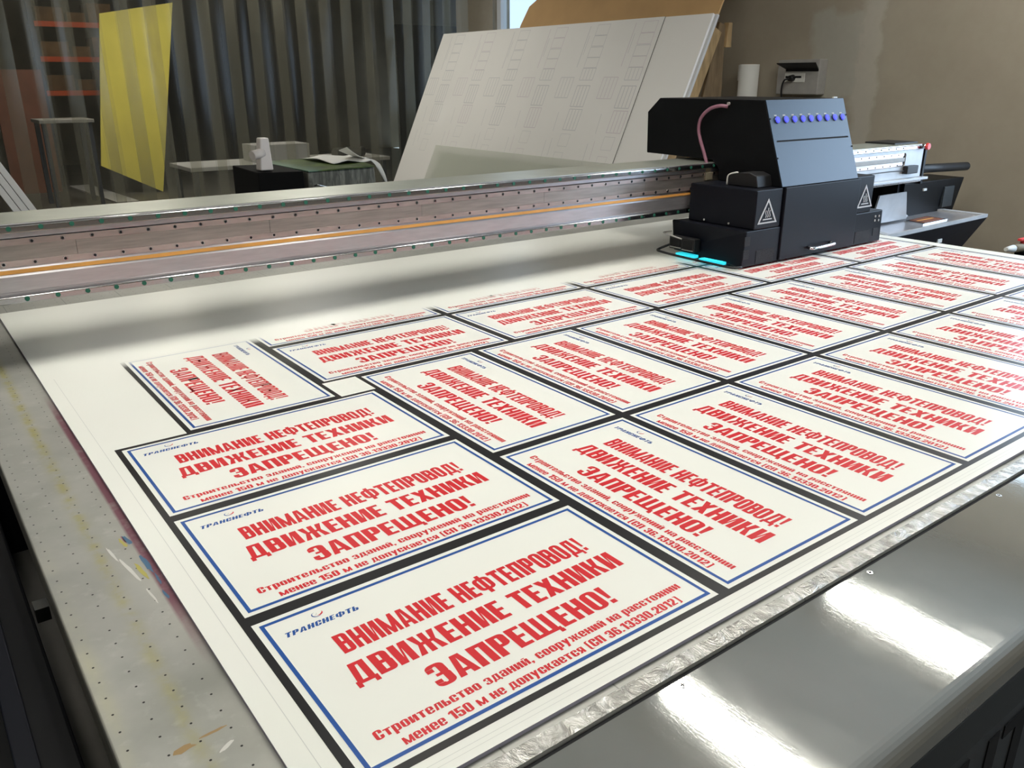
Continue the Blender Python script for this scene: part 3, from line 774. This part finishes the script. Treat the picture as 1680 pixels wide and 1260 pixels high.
MB().box(3.30, 3.55, 1.42, 1.56, FZ, -.2).build('tray_column', M['black_paint'], tray, bevel=.003)

# ------------------------------------------------------------------ the print carriage
car = thing('print_carriage', 'black print head carriage with nine blue lights riding on the gantry', 'print head', (2.45, 1.35, .004))
YF = 1.2045
def blk(name, x0, x1, y0, y1, z0, z1, m='black_panel', bev=.004): return MB().box(x0, x1, y0, y1, z0, z1).build(name, M[m], car, bevel=bev)
MB().hexa([(2.045, YF, .006), (2.247, YF, .006), (2.247, 1.50, .006), (2.075, 1.539, .016), (2.055, 1.539, .030)][:4], [(2.060, YF, .128), (2.247, YF, .128), (2.247, 1.50, .128), (2.060, 1.54, .128)]).build('lamp_housing', M['black_panel'], car, bevel=.004)
MB().hexa([(2.706, YF, .006), (2.905, YF, .006), (2.905, 1.50, .006), (2.706, 1.50, .006)], [(2.706, YF, .128), (2.897, YF, .128), (2.897, 1.50, .128), (2.706, 1.50, .128)]).build('lamp_housing', M['black_panel'], car, bevel=.004)
blk('fan_housing', 2.098, 2.240, YF + .001, 1.497, .1285, .260)
blk('fan_housing', 2.690, 2.809, YF + .001, 1.497, .1285, .266)
blk('front_panel', 2.2475, 2.7055, YF - .006, YF + .04, .008, .2605, 'black_panel', .003)
blk('head_block', 2.2475, 2.6890, YF + .041, 1.49, .008, .2600, 'black_paint', .002)
side = [(YF + .002, .261), (1.3107, .543), (1.797, .543), (1.858, .491), (1.852, .337), (1.520, .332), (1.485, .300), (1.485, .261)]
MB().prism(side, 'x', 2.231, 2.690).build('head_cover', M['black_paint'], car, bevel=.003)
# satin lid on the slope, in two leaves with a dark slot between them
P0 = Vector((0, YF + .002, .261)); dv = Vector((0, 1.3107 - YF - .002, .282)); nv = Vector((0, -.282, 1.3107 - YF - .002)).normalized()
def slope(x, s, h=0.0):
    p = P0 + dv * s + nv * h; return (x, p.y, p.z)
def leaf(name, s0, s1, mats, x0=2.232, x1=2.689, h0=.0004, h1=.0030, par=None):
    return MB().hexa([slope(x0, s0, h0), slope(x1, s0, h0), slope(x1, s1, h0), slope(x0, s1, h0)], [slope(x0, s0, h1), slope(x1, s0, h1), slope(x1, s1, h1), slope(x0, s1, h1)]).build(name, mats, par or car)
lower = leaf('lower_lid', .004, .512, M['slant'])
upper = leaf('upper_lid', .532, .995, M['slant'])
ls_ = leaf('lid_slot', .512, .532, M['dark_hole'], 2.2475, 2.6745, .0004, .0016)
leaf('lid_edge', .512, .532, M['slant'], 2.232, 2.2474, .0004, .0030); leaf('lid_edge', .512, .532, M['slant'], 2.6746, 2.689, .0004, .0030)
for i in range(9):
    xx = 2.270 + i * (2.657 - 2.270) / 8
    p = Vector(slope(xx, .764, .0031)); q = p + nv * .004
    b_ = MB().cyl(p, q, .0125, .0115, n=20).build('button_bezel', M['led_ring'], car)
    MB().cyl(q, q + nv * .0025, .0108, .0095, n=18).build('blue_light', M['led'], b_)
    leaf('name_tag', .810, .824, M['grey_plastic'], xx - .011, xx + .003, .0031, .0036)
for sx, ss in ((2.2345, .78), (2.6865, .79), (2.6865, .40), (2.2345, .33)):
    p = Vector(slope(sx, ss, .0031)); MB().cyl(p, p + nv * .002, .003, n=10).build('lid_screw', M['dark_hole'], car)
# handle
MB().tube([(2.412, YF - .007, .036), (2.412, YF - .024, .035), (2.43, YF - .030, .035), (2.53, YF - .030, .037), (2.548, YF - .024, .038), (2.548, YF - .007, .039)], .0058, 10, sub=4).build('front_handle', M['chrome'], car)
# hot-surface triangles
def tri(x0, x1, xt, z0, z1, name='hot_surface_sign'):
    mb = MB(); y0, y1 = YF - .0004, YF + .0008
    A, B_, C_ = Vector((x0, z0)), Vector((x1, z0)), Vector((xt, z1)); G = (A + B_ + C_) / 3; G.y -= .003
    ins = [G + (v - G) * .80 for v in (A, B_, C_)]
    for p, q, r, s in ((A, B_, ins[1], ins[0]), (B_, C_, ins[2], ins[1]), (C_, A, ins[0], ins[2])):
        mb.prism([tuple(p), tuple(q), tuple(r), tuple(s)], 'y', y0, y1)
    w = x1 - x0
    mb.prism([(x0 + w * .26, z0 + .012), (x0 + w * .74, z0 + .012), (x0 + w * .72, z0 + .016), (x0 + w * .28, z0 + .016)], 'y', y0, y1)
    for k in (-1, 0, 1):
        cx = (x0 + x1) / 2 + k * w * .10
        pts = [(cx + .0022 * math.sin(j * 1.1), z0 + .020 + j * .0040) for j in range(9 - 2 * abs(k))]
        for p, q in zip(pts[:-1], pts[1:]):
            mb.prism([(p[0] - .0016, p[1]), (p[0] + .0016, p[1]), (q[0] + .0016, q[1]), (q[0] - .0016, q[1])], 'y', y0, y1)
    mb.build(name, M['sign_white'], car)
tri(2.114, 2.219, 2.164, .146, .230); tri(2.709, 2.812, 2.755, .148, .234)
for x0, x1 in ((2.122, 2.222), (2.722, 2.822)):
    MB().box(x0, x1, YF - .001, YF + .001, .012, .057).build('air_vent', M['vent'], car)
for z0 in (.033, .078):
    MB().box(2.056 + (.09 - z0) * -.05, 2.084, YF - .001, YF + .001, z0, z0 + .032).build('switch_plate', M['vent'], car)
for xx, zz in ((2.848, .106), (2.874, .105), (2.848, .090), (2.874, .089)):
    MB().cyl((xx, YF - .002, zz), (xx, YF + .001, zz), .0045, n=12).build('connector_plug', M['grey_plastic'], car)
MB().box(2.845, 2.885, YF - .001, YF + .001, .03, .06).build('air_vent', M['vent'], car)
# left side: fan cage, ultraviolet lamps, bumper
fc = MB().box(2.030, 2.062, 1.400, 1.520, .030, .076)
fcage = fc.build('fan_cage', M['black_plastic'], car, bevel=.003)
MB().box(2.0275, 2.0299, 1.412, 1.452, .036, .068).build('fan_opening', M['dark_hole'], fcage)
MB().box(2.0275, 2.0299, 1.466, 1.510, .040, .068).build('fan_opening', M['dark_hole'], fcage)
MB().box(2.026, 2.0298, 1.405, 1.455, .033, .0355).build('cage_bar', M['grey_plastic'], fcage)
MB().box(2.026, 2.0298, 1.462, 1.512, .036, .0385).build('cage_bar', M['grey_plastic'], fcage)
MB().box(2.024, 2.055, 1.400, 1.480, .0095, .019).build('uv_lamp', M['uv'], car)
MB().box(2.022, 2.050, 1.270, 1.368, .0070, .0165).build('uv_lamp', M['uv'], car)
MB().tube([(2.060, 1.545, .035), (2.025, 1.560, .022), (2.005, 1.545, .018), (2.000, 1.45, .015), (2.004, 1.30, .012), (2.012, 1.215, .010), (2.045, 1.200, .010)], .0045, 8, sub=4).build('bumper_bar', M['black_plastic'], car)
MB().tube([(2.056, 1.535, .086), (2.02, 1.54, .084), (2.015, 1.50, .080), (2.03, 1.46, .07)], .003, 8).build('lamp_cable', M['grey_plastic'], car)
for yy in (1.31, 1.42):
    MB().cyl((2.0965, yy, .139), (2.094, yy, .139), .004, n=12).build('housing_screw', M['chrome'], car)
# lilac hose with its bracket, and the bent cover with a light edge
MB().tube([(2.225, 1.462, .5185), (2.213, 1.49, .5205), (2.208, 1.530, .5085), (2.205, 1.562, .479), (2.205, 1.571, .443), (2.206, 1.562, .406), (2.207, 1.543, .365), (2.208, 1.528, .330), (2.209, 1.522, .310)], .0062, 12).build('air_hose', M['hose'], car)
MB().cyl((2.231, 1.462, .528), (2.2255, 1.462, .528), .006, n=12).build('hose_clip', M['grey_plastic'], car)
br = MB().box(2.190, 2.226, 1.505, 1.535, .2605, .290).box(2.196, 2.222, 1.512, 1.528, .290, .312)
br.build('hose_bracket', M['beige'], car, bevel=.003)
cv = MB()
pth = [(1.374, .2615), (1.372, .289), (1.362, .298), (1.33, .306), (1.285, .309), (1.255, .300), (1.245, .2615)]
chd = MB().prism(pth, 'x', 2.150, 2.2305).build('cable_hood', M['black_plastic'], car, bevel=.003)
MB().tube([(2.149, 1.3755, .262), (2.149, 1.3745, .289), (2.149, 1.362, .300), (2.149, 1.332, .3075)], .0028, 8, sub=3).build('hood_edge', M['white_plastic'], chd)
MB().box(2.645, 2.668, 1.318, 1.326, .5435, .548).build('top_clip', M['white_plastic'], car)

# ------------------------------------------------------------------ leaning boards by the right wall
UP = Vector((0.42224812, 0, 0.90648)); NB = Vector((0.90648, 0, -0.42224812))   # up the board, and behind it
TOP = Vector((4.0434, 0, 0.990))
def lean(y0, y1, s0, s1, d0, d1):
    """slab leaning like the big board: y along it, s down from its top edge, d depth behind its face"""
    def P(y, s, d): v = TOP - UP * s + NB * d; return (v.x, y, v.z)
    return [P(y0, s1, d0), P(y1, s1, d0), P(y1, s1, d1), P(y0, s1, d1)], [P(y0, s0, d0), P(y1, s0, d0), P(y1, s0, d1), P(y0, s0, d1)]
S_FLOOR = 2.041
wb = thing('printed_foamboard', 'large white board with faint grey line drawings leaning toward the right wall', 'board', (3.3, 4.8, FZ))
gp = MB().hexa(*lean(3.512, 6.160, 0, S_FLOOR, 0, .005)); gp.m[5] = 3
def gl_(u0, s0, u1, s1, w=.004, tgt=1):
    def P(u, s): v = TOP - UP * s - NB * .0006; return Vector((v.x, 6.160 - u, v.z))
    a, b = P(u0, s0), P(u1, s1); dd = (b - a).normalized(); q = dd.cross(NB) * (w / 2)
    gp.add([a - q, b - q, b + q, a + q], [(0, 1, 2, 3)], tgt)
def rect_(u0, u1, s0, s1, nl=0, tgt=1, w=.0035):
    gl_(u0, s0, u1, s0, w, tgt); gl_(u0, s1, u1, s1, w, tgt); gl_(u0, s0, u0, s1, w, tgt); gl_(u1, s0, u1, s1, w, tgt)
    for k in range(nl):
        u = u0 + (u1 - u0) * (k + 1) / (nl + 1); gl_(u, s0 + .005, u, s1 - .005, w, tgt)
for k in range(6):
    u = .237 + .4485 * k; tg = 2 if k % 2 else 1
    rect_(u, u + .125, .024, .100, 0, tg, .0025); rect_(u, u + .125, .104, .178, 0, tg, .003)
    rect_(u, u + .130, .186, .260, 0, 1, .003); rect_(u, u + .130, .262, .335, 0, tg, .0025)
    rect_(u, u + .135, .338, .424, 3, 1, .0035)
    gl_(u - .075, .03, u - .075, .33, .004, tg); gl_(u - .055, .10, u - .055, .24, .003, 1)
    rect_(u - .205, u - .063, .404, .554, 3, tg, .0035)
    rect_(u, u + .135, .464, .616, 3, 1, .0045); rect_(u + .008, u + .142, .635, .786, 3, tg, .0040)
    rect_(u + .01, u + .11, .815, .905, 0, 1, .002); rect_(u + .01, u + .10, .95, 1.05, 0, tg, .002)
    gl_(u - .10, .66, u - .09, .80, .003, 1); gl_(u - .07, .85, u - .06, .98, .003, tg); gl_(u - .13, .87, u - .12, 1.02, .003, 1)
gp.build('board_panel', [M['board'], M['ghost'], M['ghost_pink'], M['gap_shade']], wb)
bb = tag(MB().hexa(*lean(3.118, 6.155, 0, S_FLOOR - .004, .0052, .0212)).build('foamboard', M['board']), 'plain white board behind the printed board, its blank end showing at the right', 'board', 'white boards leaning in a stack')
tag(MB().hexa(*lean(3.100, 6.150, -.004, S_FLOOR - .014, .024, .042)).build('foamboard', M['board_edge']), 'rearmost white board of the leaning stack, only its right edge in sight', 'board', 'white boards leaning in a stack')
cb = MB()
pts = [(3.125, -.60), (5.02, -.60), (4.97, -.45), (5.03, -.40), (4.99, -.28), (5.10, -.20), (5.13, -.05), (5.10, .3), (5.1, S_FLOOR - .05), (3.125, S_FLOOR - .05)]
def PL(y, s, d): v = TOP - UP * s + NB * d; return (v.x, y, v.z)
cb.hexa([PL(y, s, .050) for y, s in pts], [PL(y, s, .062) for y, s in pts])
tag(cb.build('cardboard_sheet', M['cardboard']), 'tall brown cardboard sheet standing behind the white boards', 'cardboard')
pal = thing('wooden_pallet', 'rough wooden pallet leaning behind the right end of the white boards', 'pallet', (4.2, 3.2, FZ))
MB().hexa(*lean(3.150, 3.172, .04, 2.0, .085, .165)).build('pallet_plank', M['wood'], pal, bevel=.002)
MB().hexa(*lean(3.142, 3.162, .34, .60, .082, .125)).build('pallet_plank', M['wood'], pal, bevel=.002)
MB().hexa([(3.75, 3.175, FZ + .04), (4.285, 3.175, FZ + .04), (4.285, 3.195, FZ + .04), (3.75, 3.195, FZ + .04)], [(4.18, 3.175, .945), (4.235, 3.175, .93), (4.235, 3.195, .93), (4.18, 3.195, .945)]).build('plywood_side', M['wood_dark'], pal)
MB().hexa([(4.236, 3.16, .80), (4.290, 3.16, .80), (4.290, 3.20, .80), (4.236, 3.20, .80)], [(4.250, 3.16, .945), (4.285, 3.16, .945), (4.285, 3.20, .945), (4.250, 3.20, .945)]).build('pallet_block', M['wood'], pal, bevel=.003)
MB().hexa([(4.19, 3.1951, FZ), (4.27, 3.1951, FZ), (4.27, 4.2, FZ), (4.19, 4.2, FZ)], [(4.19, 3.1951, FZ + .09), (4.27, 3.1951, FZ + .09), (4.27, 4.2, FZ + .09), (4.19, 4.2, FZ + .09)]).build('pallet_foot', M['wood_dark'], pal)
# clear acrylic sheet resting against the board
ac = MB().hexa(*lean(3.30, 5.58, 1.010, S_FLOOR, -.058, -.052))
tag(ac.build('acrylic_sheet', M['acrylic']), 'clear acrylic sheet leaning against the lower part of the white board', 'acrylic sheet')

# ------------------------------------------------------------------ on and by the right wall
rl = thing('paper_roll', 'tall white paper roll standing upright against the plaster wall', 'paper roll', (4.62, 3.27, FZ))
MB().cyl((4.62, 3.262, FZ), (4.62, 3.262, .703), .066, n=32).build('roll_body', M['paper'], rl)
MB().cyl((4.62, 3.262, .7031), (4.62, 3.262, .7045), .035, n=24).build('roll_core', M['cardboard'], rl)
MB().box(4.615, 4.623, 3.328, 3.350, .60, .700).build('loose_end', M['paper'], rl)
ep = thing('socket_box', 'pale grey wall socket box with its dark flap open', 'electrical box', (4.66, 2.88, .51))
MB().box(4.615, XW - .0005, 2.720, 3.030, .5165, .727).build('box_body', M['grey_plastic'], ep, bevel=.006)
MB().hexa([(4.614, 2.725, .668), (4.614, 2.965, .668), (4.606, 2.965, .671), (4.606, 2.725, .671)], [(4.545, 2.700, .700), (4.545, 2.990, .700), (4.540, 2.990, .706), (4.540, 2.700, .706)]).build('box_flap', M['black_plastic'], ep)
MB().box(4.612, 4.6149, 2.725, 2.965, .655, .668).build('flap_hinge', M['dark_hole'], ep)
spl = MB().box(4.610, 4.6149, 2.818, 2.968, .590, .645).build('socket_plate', M['white_plastic'], ep, bevel=.002)
MB().box(4.6085, 4.6099, 2.842, 2.960, .616, .628).build('socket_slot', M['dark_hole'], spl)
pg = thing('power_plug', 'black plug with a hanging cable in the wall socket box', 'plug', (4.59, 2.905, .50))
MB().cyl((4.6080, 2.905, .616), (4.575, 2.905, .614), .021, .017, n=20).build('plug_body', M['black_plastic'], pg)
MB().tube([(4.577, 2.912, .612), (4.568, 2.935, .604), (4.572, 2.952, .575), (4.58, 2.960, .53), (4.60, 2.964, .44), (4.63, 2.97, .1), (4.64, 2.97, FZ + .02)], .0055, 10).build('plug_cable', M['black_plastic'], pg)
vl = thing('hose_fitting', 'white hose fitting with a red tap at the right edge of the photo', 'fitting', (4.2, 1.2, -.25))
MB().cyl((4.055, 1.20, -.165), (4.135, 1.20, -.170), .010, .018, n=18).build('nozzle', M['white_plastic'], vl)
MB().cyl((4.135, 1.20, -.170), (4.34, 1.20, -.182), .020, n=18).build('fitting_body', M['beige'], vl)
MB().cyl((4.23, 1.20, -.160), (4.23, 1.20, -.135), .012, n=14).build('tap_stem', M['red_plastic'], vl)
MB().box(4.185, 4.30, 1.19, 1.21, -.140, -.128).build('tap_handle', M['red_plastic'], vl, bevel=.003)
MB().box(4.22, 4.27, 1.175, 1.225, FZ, -.198).build('fitting_post', M['black_paint'], vl)

# ------------------------------------------------------------------ strip curtain and what stands before it
cur = thing('strip_curtain', 'curtain of overlapping clear plastic strips closing off the hall', 'curtain', (1.8, 6.45, FZ))
MB().box(-0.75, 4.45, 6.40, 6.50, 1.93, 1.975).build('curtain_rail', M['steel'], cur)
for k in range(25):
    x0 = -0.60 + 0.2 * k; yo = 6.435 + (0.014 if k % 2 else 0.0) + random.uniform(-.003, .003)
    amp = .012 + .008 * random.random(); sk = random.uniform(-.025, .025); ph = random.uniform(0, 6); w_ = .29 + random.uniform(-.01, .01)
    def sf(u, v, x0=x0, yo=yo, amp=amp, sk=sk, ph=ph, w_=w_):
        z = 1.93 - v * (1.93 - (FZ + .03))
        return (x0 + u * w_ + sk * v + .006 * math.sin(ph + 5 * v), yo - amp * math.sin(math.pi * u) * (1 + .4 * math.sin(ph + 4 * v)), z)
    sm = MB().grid(sf, 9, 14)
    sm.m = [0 if i % 9 in (3, 4, 5) else 1 for i in range(len(sm.f))]
    sm.build('curtain_strip', [M['strip'], M['strip_edge']], cur)

bx = thing('black_crate', 'black crate with a white pipe piece on its top, beyond the gantry', 'crate', (1.58, 4.2, FZ))
MB().hexa([(1.437, 4.0, FZ), (1.730, 4.0, FZ), (1.730, 4.42, FZ), (1.437, 4.42, FZ)], [(1.437, 4.0, .134), (1.700, 4.0, .126), (1.690, 4.40, .136), (1.437, 4.40, .144)]).build('crate_body', M['black_box'], bx, bevel=.004)
pp = thing('white_pipe_piece', 'white plastic pipe piece with a slanting branch standing on the black crate', 'pipe', (1.53, 4.08, .139))
MB().hexa([(1.470, 4.04, .1392), (1.545, 4.04, .1392), (1.545, 4.115, .1392), (1.470, 4.115, .1392)], [(1.486, 4.048, .312), (1.536, 4.048, .312), (1.536, 4.107, .312), (1.486, 4.107, .312)]).build('pipe_body', M['pvc'], pp, bevel=.007)
MB().cyl((1.500, 4.06, .235), (1.430, 4.04, .262 - .04), .024, .026, n=20).build('pipe_branch', M['pvc'], pp)
st = thing('wrapped_stack', 'pallet stack wrapped in grey film with a green meadow print on top', 'stack', (2.1, 4.3, FZ))
MB().hexa([(1.735, 4.02, FZ), (2.22, 4.02, FZ), (2.40, 4.75, FZ), (1.735, 4.75, FZ)], [(1.735, 4.02, .118), (2.16, 4.02, .124), (2.34, 4.75, .124), (1.735, 4.75, .118)]).build('wrapped_body', M['film'], st, bevel=.01)
MB().hexa([(1.735, 4.01, .1185), (2.15, 4.00, .1245), (2.33, 4.75, .1245), (1.735, 4.75, .1185)], [(1.735, 4.01, .1245), (2.15, 4.00, .1305), (2.33, 4.75, .1305), (1.735, 4.75, .1245)]).build('meadow_print', M['green_print'], st)
ws = MB()
def wsf(u, v):
    return (1.99 + (.26 + .08 * v) * u, 4.22 + .46 * v, .1345 + .014 * math.sin(4 * u + 3 * v) ** 2)
ws.grid(wsf, 20, 10)
hc = lambda u, v: tuple(Vector((2.268, 4.30, .1430)).lerp(Vector((2.382, 4.36, .098)), u).lerp(Vector((2.318, 4.30, .094)).lerp(Vector((2.428, 4.36, -.045)), u), v) + Vector((0, -.02 * math.sin(3 * v), .01 * math.sin(3 * u) * (1 - v))))
wp = thing('white_paper_sheet', 'white paper sheet slipping over the edge of the wrapped stack', 'paper', (2.15, 4.4, .13))
ws.build('paper_sheet', M['paper'], wp, solid=.002)
MB().grid(lambda u, v: (2.125 + .13 * u + .02 * v, 4.30 + .16 * v, .146 + .075 * (1 - u) ** 1.5 * (1 - .4 * v)), 8, 6).build('curled_corner', M['paper'], wp, solid=.002)
MB().grid(hc, 8, 8).build('hanging_corner', M['paper'], wp, solid=.002)
MB().tube([(1.765, 4.010, .040), (1.775, 3.985, .046), (1.80, 3.982, .040), (2.073, 3.985, -.033), (2.11, 4.015, -.045)], .005, 10).build('loose_film_tube', M['chrome'], st)
# white boards leaning at the left behind the gantry
for k, (dx, lab) in enumerate(((0.0, 'right hand white sheet of the tilted stack at the left frame edge'), (-.034, 'middle white sheet of the tilted stack at the left frame edge'), (-.068, 'left hand white sheet of the tilted stack at the left frame edge'))):
    mb = MB()
    def LP(z, o): return .358 + dx - (z - .0) * .484 - o
    z1 = .46
    mb.hexa([(LP(FZ, 0), 4.0, FZ), (LP(FZ, .031), 4.0, FZ), (LP(FZ, .031), 6.0, FZ), (LP(FZ, 0), 6.0, FZ)], [(LP(z1, 0), 4.0, z1), (LP(z1, .031), 4.0, z1), (LP(z1, .031), 6.0, z1), (LP(z1, 0), 6.0, z1)])
    tag(mb.build('plastic_sheet', M['board'], bevel=.002), lab, 'sheet', 'white sheets tilted at the left')

# ------------------------------------------------------------------ hall behind the curtain
rk = thing('storage_rack', 'tall storage rack with orange beams seen through the left of the curtain', 'rack', (2.5, 13.8, FZ))
for zc in (.455, .911, 1.372):
    MB().box(1.98, 3.07, 13.45, 13.5, zc - .05, zc + .02).build('rack_beam', M['rack_orange'], rk)
    MB().box(1.98, 3.07, 13.5, 14.1, zc - .02, zc + .02).build('rack_shelf', M['rack_blue'], rk)
for px in (1.92, 3.07):
    MB().box(px, px + .07, 13.48, 13.55, FZ, 2.2).build('rack_post', M['rack_blue'], rk)
labels = ('wide brown carton', 'small brown carton', 'tall brown carton')
where = ('bottom', 'middle', 'top')
for r, zc in enumerate((.475, .931, 1.392)):
    for q, (x0, x1, h) in enumerate(((2.02, 2.38, .21), (2.42, 2.66, .15), (2.70, 3.02, .28))):
        tag(MB().box(x0, x1, 13.52, 13.95, zc + .0005, zc + h - r * .01).build('carton', M['carton'], bevel=.004), '%s on the %s shelf of the orange rack' % (labels[q], where[r]), 'box', 'cartons on the orange rack')
yb = MB()
yb.hexa([(2.969, 11.90, FZ), (3.567, 12.35, 1.623), (2.611, 12.40, 1.449), (2.252, 12.05, -.476)], [(2.969, 11.93, FZ), (3.567, 12.38, 1.623), (2.611, 12.43, 1.449), (2.252, 12.08, -.476)])
tag(yb.build('yellow_board', M['yellow']), 'tall yellow board standing in the hall behind the curtain', 'board')
cab = thing('dark_cabinet', 'big dark cabinet behind the middle of the curtain', 'cabinet', (5.0, 14.5, FZ))
MB().box(4.0, 6.4, 14.2, 15.0, FZ, 2.3).build('cabinet_body', M['cloth_dark'], cab, bevel=.01)
for x0 in (4.03, 4.83, 5.63):
    MB().box(x0, x0 + .76, 14.175, 14.199, FZ + .06, 2.25).build('cabinet_door', M['cloth_dark'], cab, bevel=.004)
tb = thing('white_table', 'low white table in the hall behind the strip curtain', 'table', (3.5, 8.6, FZ))
MB().box(2.35, 4.65, 8.35, 9.1, -.27, -.23).build('tabletop', M['board_edge'], tb, bevel=.004)
for lx, ly in ((2.41, 8.41), (4.59, 8.41), (2.41, 9.04), (4.59, 9.04)):
    MB().box(lx - .025, lx + .025, ly - .025, ly + .025, FZ, -.2705).build('leg', M['rack_blue'], tb)
tag(MB().cyl((4.02, 8.50, -.1745), (4.42, 8.58, -.1745), .055, n=24).build('film_roll', M['cloth_dark']), 'dark roll of film lying on the white table behind the curtain', 'roll')
tag(MB().box(3.10, 3.72, 8.50, 8.90, -.2295, -.05).build('white_carton', M['board_edge'], bevel=.004), 'pale carton standing on the white table behind the curtain', 'box')
t2 = thing('side_table', 'pale table beside the yellow board in the hall', 'table', (1.8, 11.2, FZ))
MB().box(1.45, 2.05, 11.0, 11.6, .13, .17).build('tabletop', M['grey_plastic'], t2, bevel=.004)
for lx, ly in ((1.50, 11.05), (2.00, 11.05), (1.50, 11.55), (2.00, 11.55)):
    MB().box(lx - .025, lx + .025, ly - .025, ly + .025, FZ, .1295).build('leg', M['rack_blue'], t2)
tag(MB().prism([(2.02, 13.3), (2.30, 13.3), (2.42, 11.0), (2.16, 11.0)], 'z', FZ, FZ + .02).build('white_offcut', M['board_edge']), 'pale strip of board lying on the hall floor before the yellow board', 'board')
tag(MB().box(1.25, 1.85, 12.8, 12.86, FZ, .75).build('brown_panel', M['door_brown']), 'reddish brown panel standing at the far left of the hall', 'panel')
tag(MB().box(7.4, 8.75, 12.9, 13.0, FZ, 1.50).build('dark_screen', M['cloth_dark']), 'dark upright screen in the hall left of the white board', 'screen')
